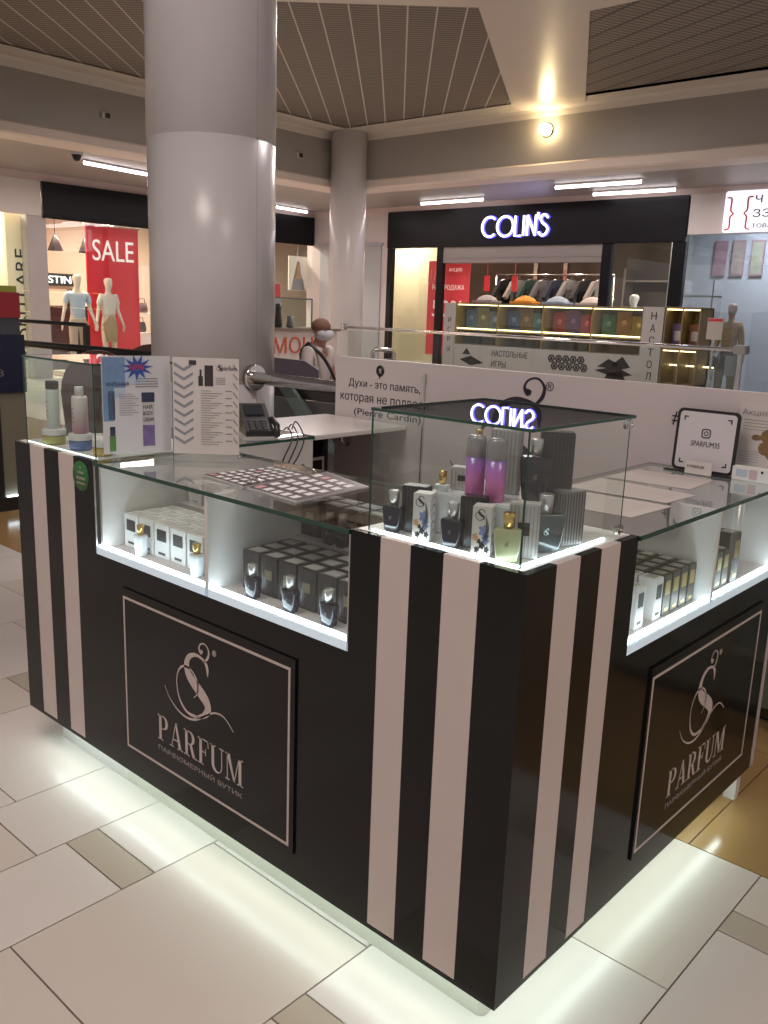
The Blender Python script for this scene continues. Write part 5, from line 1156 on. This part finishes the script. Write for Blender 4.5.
for k, (xx, zz, nm, c_) in enumerate(((-6.0, .53, 'red', (.35, .03, .05)), (-5.75, .53, 'black', (.03, .03, .03)), (-5.9, 1.03, 'white', (.6, .6, .6)), (-5.85, 1.53, 'grey', (.3, .3, .32)))):
    hb = thing('handbag', f'{nm} handbag on the pale glass shelf in the right shop', 'handbag', (xx - .3 + .02, 15.2, zz), None, 0); m_ = M('bag_' + nm, c_, .4)
    MB().lathe([(0, 0), (.09, 0), (.1, .05), (.08, .18), (0, .19)], (0, 0), 14, sy=.6).build('body', m_, hb); MB().tube([(-.05, 0, .17), (-.04, 0, .27), (.04, 0, .27), (.05, 0, .17)], .008, 6).build('handle', m_, hb)
# ---- far railing
fr_ = thing('glass_railing', 'long steel and glass railing fixed to the slim column', 'railing', (-7.5, 11.2, 0))
MB().tube([(-11.55, 11.2, 1.205), (-3.8, 11.2, 1.195)], .028, 12).build('top_tube', chrome, fr_); mb = MB()
mb.box((-3.83, 11.18, 0), (-3.78, 11.22, 1.14)); mb.build('post', silver, fr_); MB().box((-3.90, 11.12, 1.14), (-3.72, 11.28, 1.26), 0, .01).build('end_post', M('end_post_grey', (.3, .3, .28), .3), fr_); MB().box((-11.45, 11.195, .1), (-3.86, 11.205, 1.15)).build('glass_panel', glass_mat('rail_glass', (.90, .93, .92), 1), fr_)
MB().tube([(-11.60, 11.2, 1.205), (-11.53, 11.2, 1.205)], .06, 14).build('rosette', silver, fr_)
# ---- board game island
gk = thing('game_kiosk', 'long lit board game showcase with НАСТОЛЬНЫЕ ИГРЫ lettering', 'showcase', (-7.5, 12.5, 0))
gw = M('kiosk_white', (.46, .43, .42), .5, noise=.03); gy = M('warm_led', (1, .8, .4), .4, emit=(1, .78, .36), es=5); gin = M('kiosk_inner_wood', (.26, .19, .10), .5)
GY = 12.2
MB().box((-9.60, GY, 0), (-5.80, GY + .6, .98)).build('base_cabinet', gw, gk)
MB().box((-9.86, GY - .02, 0), (-9.60, GY + .6, 1.73)).build('lettered_post', gw, gk); MB().box((-5.80, GY - .02, 0), (-5.45, GY + .6, 1.76)).build('lettered_post', gw, gk)
MB().box((-9.6, GY + .55, .98), (-5.8, GY + .6, 1.74)).build('back_panel', gin, gk); mb = MB(); mb.box((-9.6, GY, 1.72), (-5.8, GY + .6, 1.745)); mb.box((-9.6, GY + .05, 1.24), (-5.8, GY + .55, 1.265))
for xx in (-9.6, -8.66, -7.70, -6.74, -5.83): mb.box((xx, GY, .98), (xx + .025, GY + .55, 1.73))
mb.build('shelf_frame', gin, gk)
MB().box((-9.57, GY + .02, 1.700), (-5.83, GY + .05, 1.715)).build('light_strip', gy, gk); MB().box((-9.57, GY + .02, 1.266), (-5.83, GY + .045, 1.285)).build('light_strip', gy, gk)
for b in range(4): MB().box((-9.57 + b * .96, GY - .006, 1.0), (-8.70 + b * .96, GY - .001, 1.71)).build('front_glass', shopglass, gk)
text('НАСТОЛЬНЫЕ', 'kiosk_lettering', inkk, (-8.72, GY - .001, .80), (1, 0, 0), (0, 0, 1), .78, .11, gk, .003); text('ИГРЫ', 'kiosk_lettering', inkk, (-8.72, GY - .001, .61), (1, 0, 0), (0, 0, 1), .32, .11, gk, .003)
for k, ch_ in enumerate('НАСТОЛЬНЫЕ'): text(ch_, 'post_lettering', inkk, (-5.66, GY - .021, 1.56 - k * .19), (1, 0, 0), (0, 0, 1), .09, .12, gk, .003)
for k, ch_ in enumerate('ИГРЫ'): text(ch_, 'post_lettering', inkk, (-9.76, GY - .021, 1.38 - k * .18), (1, 0, 0), (0, 0, 1), .07, .09, gk, .003)
mb = MB(); f = lambda a, b, k: V((a, GY - .001 - k, b))
for r_ in range(2):
    for c_ in range(5 if r_ == 0 else 5):
        cx = -7.45 + c_ * .145 + (.07 if r_ else 0); cz = .84 - r_ * .125
        ring(f, mb, cx, cz, .075, .075, .045, .045, 0, 2 * math.pi, .003, 6); pr(mb, f, [(cx - .03, cz - .03), (cx + .03, cz - .03), (cx + .02, cz + .03), (cx - .02, cz + .03)], .003)
mb.build('hexagon_mark', inkk, gk, norm=True)
mb = MB()
for q in ([(-6.55, .76), (-6.35, .90), (-6.15, .82), (-6.30, .74)], [(-6.3, .8), (-6.1, .95), (-5.95, .78), (-6.1, .74)], [(-6.6, .70), (-6.2, .78), (-5.9, .66), (-6.2, .60)], [(-6.35, .66), (-6.1, .70), (-6.0, .55), (-6.4, .58)], [(-9.4, .80), (-9.3, .92), (-9.2, .80)], [(-9.45, .70), (-9.2, .78), (-8.9, .66), (-9.2, .60)]): pr(mb, f, q, .003)
mb.build('dark_print', inkk, gk, norm=True)
gcol = [('blue', (.10, .16, .26)), ('olive', (.22, .18, .08)), ('slate', (.14, .18, .24)), ('navy', (.07, .11, .22)), ('brown', (.2, .11, .05)), ('teal', (.08, .17, .2)), ('red', (.34, .05, .04)), ('violet', (.14, .06, .14)), ('crimson', (.32, .04, .06)), ('green', (.07, .16, .09)), ('copper', (.3, .14, .05)), ('amber', (.36, .22, .05))]
for b in range(4):
    for k in range(3):
        nm, c_ = gcol[b * 3 + k]; hh = (.36, .40, .34)[k]
        t = thing('game_box', f'{nm} board game box in the {cols[b]} lit bay from left', 'board game', (-9.41 + b * .96 + k * .275, GY + .28, 1.266), 'board games in the lit bays', 0)
        MB().box((-.135, -.04, 0), (.135, .04, hh), 0, .004).build('carton', M('game_' + nm, tuple(.6 * q for q in c_), .5, noise=.35, scale=9), t)
        mb = MB(); mb.lathe([(0, 0), (.05, 0), (.05, .002), (0, .002)], (0, 0), 12); bmesh.ops.transform(mb.bm, matrix=Matrix.Translation((0, -.0405, hh * .55)) @ Matrix.Rotation(math.pi / 2, 4, 'X'), verts=mb.bm.verts); mb.build('cover_picture', M('cover_pale_' + nm, tuple(min(1, q * 1.2 + .03) for q in c_), .5), t)
rk = thing('game_shelf', 'lit shelf end of board games right of the lettered post', 'showcase', (-5.1, 12.5, 0))
mb = MB()
for zz in (1.74, 1.12, .55): mb.box((-5.44, GY, zz), (-4.86, GY + .5, zz + .03))
for xx in (-5.44, -5.16, -4.88): mb.box((xx, GY, .55), (xx + .02, GY + .5, 1.75))
mb.box((-5.44, GY + .45, 0), (-4.86, GY + .5, 1.75)); mb.build('shelf_frame', gin, rk); MB().box((-5.44, GY, 0), (-4.70, GY + .5, .5)).build('base_cabinet', gw, rk)
mb = MB(); mb.box((-5.42, GY + .02, 1.72), (-4.88, GY + .05, 1.738)); mb.box((-5.42, GY + .02, 1.085), (-4.88, GY + .05, 1.10)); mb.box((-5.42, GY + .3, .85), (-4.70, GY + .32, .87)); mb.build('light_strip', gy, rk)
for k, (nm, c_) in enumerate((('purple', (.14, .08, .2)), ('rust', (.22, .09, .05)))):
    t = thing('game_box', f'{nm} board game box in the lit end shelf', 'board game', (-5.29 + k * .28, GY + .25, 1.151), 'board games in the end shelf', 0); MB().box((-.1, -.04, 0), (.1, .04, .36), 0, .004).build('carton', M('game_' + nm, c_, .5, noise=.35, scale=9), t)
    mb = MB(); mb.box((-.06, -.043, .1), (.06, -.04, .25)); mb.build('cover_picture', boxg, t)
o = MB().box((-4.74, GY - .01, 1.30), (-4.50, GY + .01, 1.62)).build('notice_sheet', paper); tag(o, 'white notice sheet beside the lit game shelf', 'notice', base=(-4.62, GY, 1.3)); MB().box((-4.73, GY - .012, 1.57), (-4.51, GY - .01, 1.61)).build('red_heading', redp, o)
MB().box((-4.64, GY - .008, 0), (-4.60, GY + .008, 1.3)).build('stand_pole', silver, o)
# ---- repair kiosk with seated person
kk = thing('repair_kiosk', 'white repair counter with orange РЕМОНТ lettering and glass showcase', 'kiosk', (-8.6, 7.2, 0))
MB().box((-9.0, 5.2, 0), (-8.30, 7.75, 1.24)).build('cabinet', M('kiosk_pinkwhite', (.55, .46, .43), .5), kk); MB().box((-9.05, 5.15, 1.24), (-8.27, 7.8, 1.275)).build('top', M('kiosk_top_dark', (.18, .13, .10), .4), kk)
text('РЕМОНТ', 'kiosk_lettering', M('orange_red_letters', (.45, .10, .05), .5), (-8.298, 6.15, .94), (0, 1, 0), (0, 0, 1), 1.35, .22, kk, .01, off=.01)
MB().box((-9.0, 6.2, 1.276), (-8.35, 7.30, 1.67)).build('glass_showcase', shopglass, kk); mb = MB()
for yy in (6.2, 7.29): mb.box((-8.36, yy, 1.276), (-8.34, yy + .015, 1.67))
mb.box((-8.36, 6.2, 1.66), (-8.34, 7.3, 1.68)); mb.build('showcase_profile', silver, kk); MB().box((-9.02, 6.2, 1.276), (-9.0, 7.3, 1.67)).build('showcase_back', pil, kk)
for k, (yy, nm, hh, c_) in enumerate(((6.5, 'silver', .26, (.4, .4, .42)), (6.9, 'dark', .32, (.06, .05, .05)), (7.12, 'grey', .16, (.25, .25, .26)))):
    o = MB().lathe([(0, 0), (.06, 0), (.07, .03), (.05, hh * .6), (.06, hh), (0, hh)], (0, 0), 12, sy=.6).build('device', M('device_' + nm, c_, .3)); tag(o, f'{nm} device inside the repair counter showcase', 'device'); o.location = (-8.6, yy, 1.277); MB().lathe([(.071, .03), (.071, .05)], (0, 0), 12, sy=.6).build('device_band', silver, None); b_ = bpy.data.objects[-1] if False else None
for o in [q for q in bpy.data.objects if q.name.startswith('device_band')]: bpy.data.objects.remove(o)
t = thing('office_chair', 'grey violet office chair back before the repair counter', 'chair', (-5.15, 4.0, 0), None, R(40)); gv = M('grey_violet_fabric', (.16, .14, .18), .6)
mb = MB(); mb.prism([(-.28, 0, .62), (.28, 0, .62), (.28, 0, 1.02), (.15, 0, 1.10), (-.15, 0, 1.12), (-.28, 0, 1.10)], (0, .06, 0)); mb.build('backrest', gv, t, norm=True); MB().box((-.25, -.5, .45), (.25, -.02, .55), 0, .03).build('seat', gv, t)
MB().tube([(0, -.25, .08), (0, -.25, .45)], .03, 10).build('pedestal', tb, t); MB().box((-.03, -.02, .5), (.03, .06, .7)).build('back_support', tb, t)
for k in range(5): MB().tube([(0, -.25, .09), (.28 * math.cos(R(72 * k)), -.25 + .28 * math.sin(R(72 * k)), .03)], .02, 8).build('leg', tb, t)
pn = thing('person', 'seated person in white tee with face mask and crossbody bag before repair counter', 'person', (-5.62, 4.85, 0), None, R(105))
skn = M('skin', (.38, .20, .15), .5)
# local frame: the person faces -Y, seated, hips at z .60
vs = []; es2 = []; rs2 = []
def add(p, r, prev=None):
    vs.append(V(p)); rs2.append(r)
    if prev is not None: es2.append((prev, len(vs) - 1))
    return len(vs) - 1
pel = add((0, .04, .64), (.15, .12)); wai = add((0, .05, .82), (.13, .10)); es2.append((pel, wai)); che = add((0, .03, 1.04), (.15, .11), wai); nb = add((0, .02, 1.20), (.07, .06), che); nk = add((0, 0, 1.24), .056, nb)
jw = add((0, -.03, 1.29), (.062, .075), nk); hd = add((0, -.015, 1.37), (.076, .092), jw); add((0, -.005, 1.43), (.055, .065), hd); ns = add((0, -.115, 1.325), .014, jw)
for s in (-1, 1):
    add((s * .082, .0, 1.335), (.012, .022), hd)
    a = add((s * .19, .02, 1.155), .055, che); e_ = add((s * .25, .0, .87), .042, a); wv = add((s * .14, -.22, .78), .028, e_); hand_chain(vs, es2, rs2, wv, V((-s * .4, -1, -.1)), V((-s, 0, .5)), 1, .8)
    h = add((s * .09, -.02, .60), .09, pel); kn = add((s * .12, -.42, .58), .062, h); an = add((s * .12, -.40, .12), .04, kn); add((s * .125, -.53, .035), (.04, .03), an)
skinned('body', vs, es2, rs2, skn, pn, 2)
v2 = [V((0, .04, .62)), V((0, .05, .82)), V((0, .03, 1.04)), V((0, .02, 1.175))]; r2 = [(.175, .145), (.155, .13), (.172, .132), (.085, .075)]; e2 = [(0, 1), (1, 2), (2, 3)]
for s in (-1, 1): i = len(v2); v2 += [V((s * .195, .02, 1.145)), V((s * .235, .01, .96))]; r2 += [.07, .064]; e2 += [(2, i), (i, i + 1)]
skinned('tee_shirt', v2, e2, r2, M('white_tee', (.55, .48, .46), .8), pn, 2)
v2 = [V((0, .04, .62)), V((0, .0, .62))]; r2 = [(.16, .13), (.15, .12)]; e2 = [(0, 1)]
for s in (-1, 1): i = len(v2); v2 += [V((s * .09, -.04, .60)), V((s * .12, -.42, .58)), V((s * .12, -.40, .14))]; r2 += [.10, .078, .06]; e2 += [(1, i), (i, i + 1), (i + 1, i + 2)]
skinned('trousers', v2, e2, r2, M('dark_trousers', (.03, .03, .04), .8), pn, 2)
MB().sphere((0, -.005, 1.385), .098, 0, 10, .85).build('short_hair', M('cropped_hair', (.20, .10, .07), .8), pn)
mb = MB(); mb.lathe([(.001, 1.245), (.055, 1.252), (.083, 1.28), (.088, 1.335), (.07, 1.352)], (0, -.045), 20, sy=1.05); mb.build('face_mask', M('mask_cloth', (.6, .6, .64), .8), pn)
mb = MB(); mb.tube(smooth_pts([(-.17, .03, 1.225), (-.10, .165, 1.11), (.06, .185, .88), (.20, .10, .74), (.22, 0, .70)], 4), .018, 6); mb.tube(smooth_pts([(-.17, .03, 1.225), (-.12, -.12, 1.08), (.06, -.15, .85), (.20, -.06, .72)], 4), .018, 6); mb.build('bag_strap', tb, pn)
mb = MB(); mb.tube(smooth_pts([(.11, .10, 1.22), (.13, .172, 1.04), (.13, .185, .8), (.12, .18, .66)], 4), .016, 6); mb.build('red_stripe', M('shirt_stripe', (.25, .04, .06), .8), pn); text('E', 'shirt_letter', inkk, (.0, .187, .70), (-1, 0, 0), (0, 0, 1), .10, .11, pn, .004, off=.03)
MB().box((.18, -.12, .66), (.27, .10, .82), 0, .025).build('bag', tb, pn)
so = thing('stool', 'tall dark stool under the seated person', 'stool', (-5.62, 4.85, 0), None, R(105)); MB().lathe([(0, .43), (.19, .43), (.20, .46), (.19, .49), (0, .49)], (0, .03), 20).build('seat', tb, so); MB().lathe([(.2, 0), (.2, .015), (.03, .04), (.03, .43)], (0, .03), 20).build('pedestal', silver, so)
# steel chair whose back shows above the banner
t = thing('metal_chair', 'steel chair back showing just above the banner board', 'chair', (-3.27, 3.19, 0), None, R(42))
mb = MB(); mb.tube([(-.075, .2, 0), (-.075, .2, 1.27), (-.06, .2, 1.295), (.06, .2, 1.295), (.075, .2, 1.27), (.075, .2, 0)], .016, 8); mb.build('back_frame', silver, t); MB().box((-.07, .195, 1.20), (.07, .205, 1.235)).build('back_slat', silver, t); MB().box((-.18, -.18, .60), (.18, .22, .64), 0, .01).build('seat', tb, t)
for sx in (-1, 1): MB().tube([(sx * .15, -.15, .60), (sx * .17, -.17, 0)], .014, 8).build('leg', silver, t)
# low pale cabinet beyond the right end
t = thing('low_cabinet', 'pale grey green cabinet beyond the right end of the counter', 'cabinet', (.4, 2.3, 0)); MB().box((-.25, 2.14, .06), (.9, 2.6, .9), 0, .005).build('carcass', M('pale_grey_green', (.26, .27, .24), .4), t); MB().box((-.22, 2.17, 0), (.87, 2.57, .06)).build('plinth', tb, t); MB().box((-.26, 2.13, .26), (.91, 2.14, .30)).build('edge_strip', silver, t)
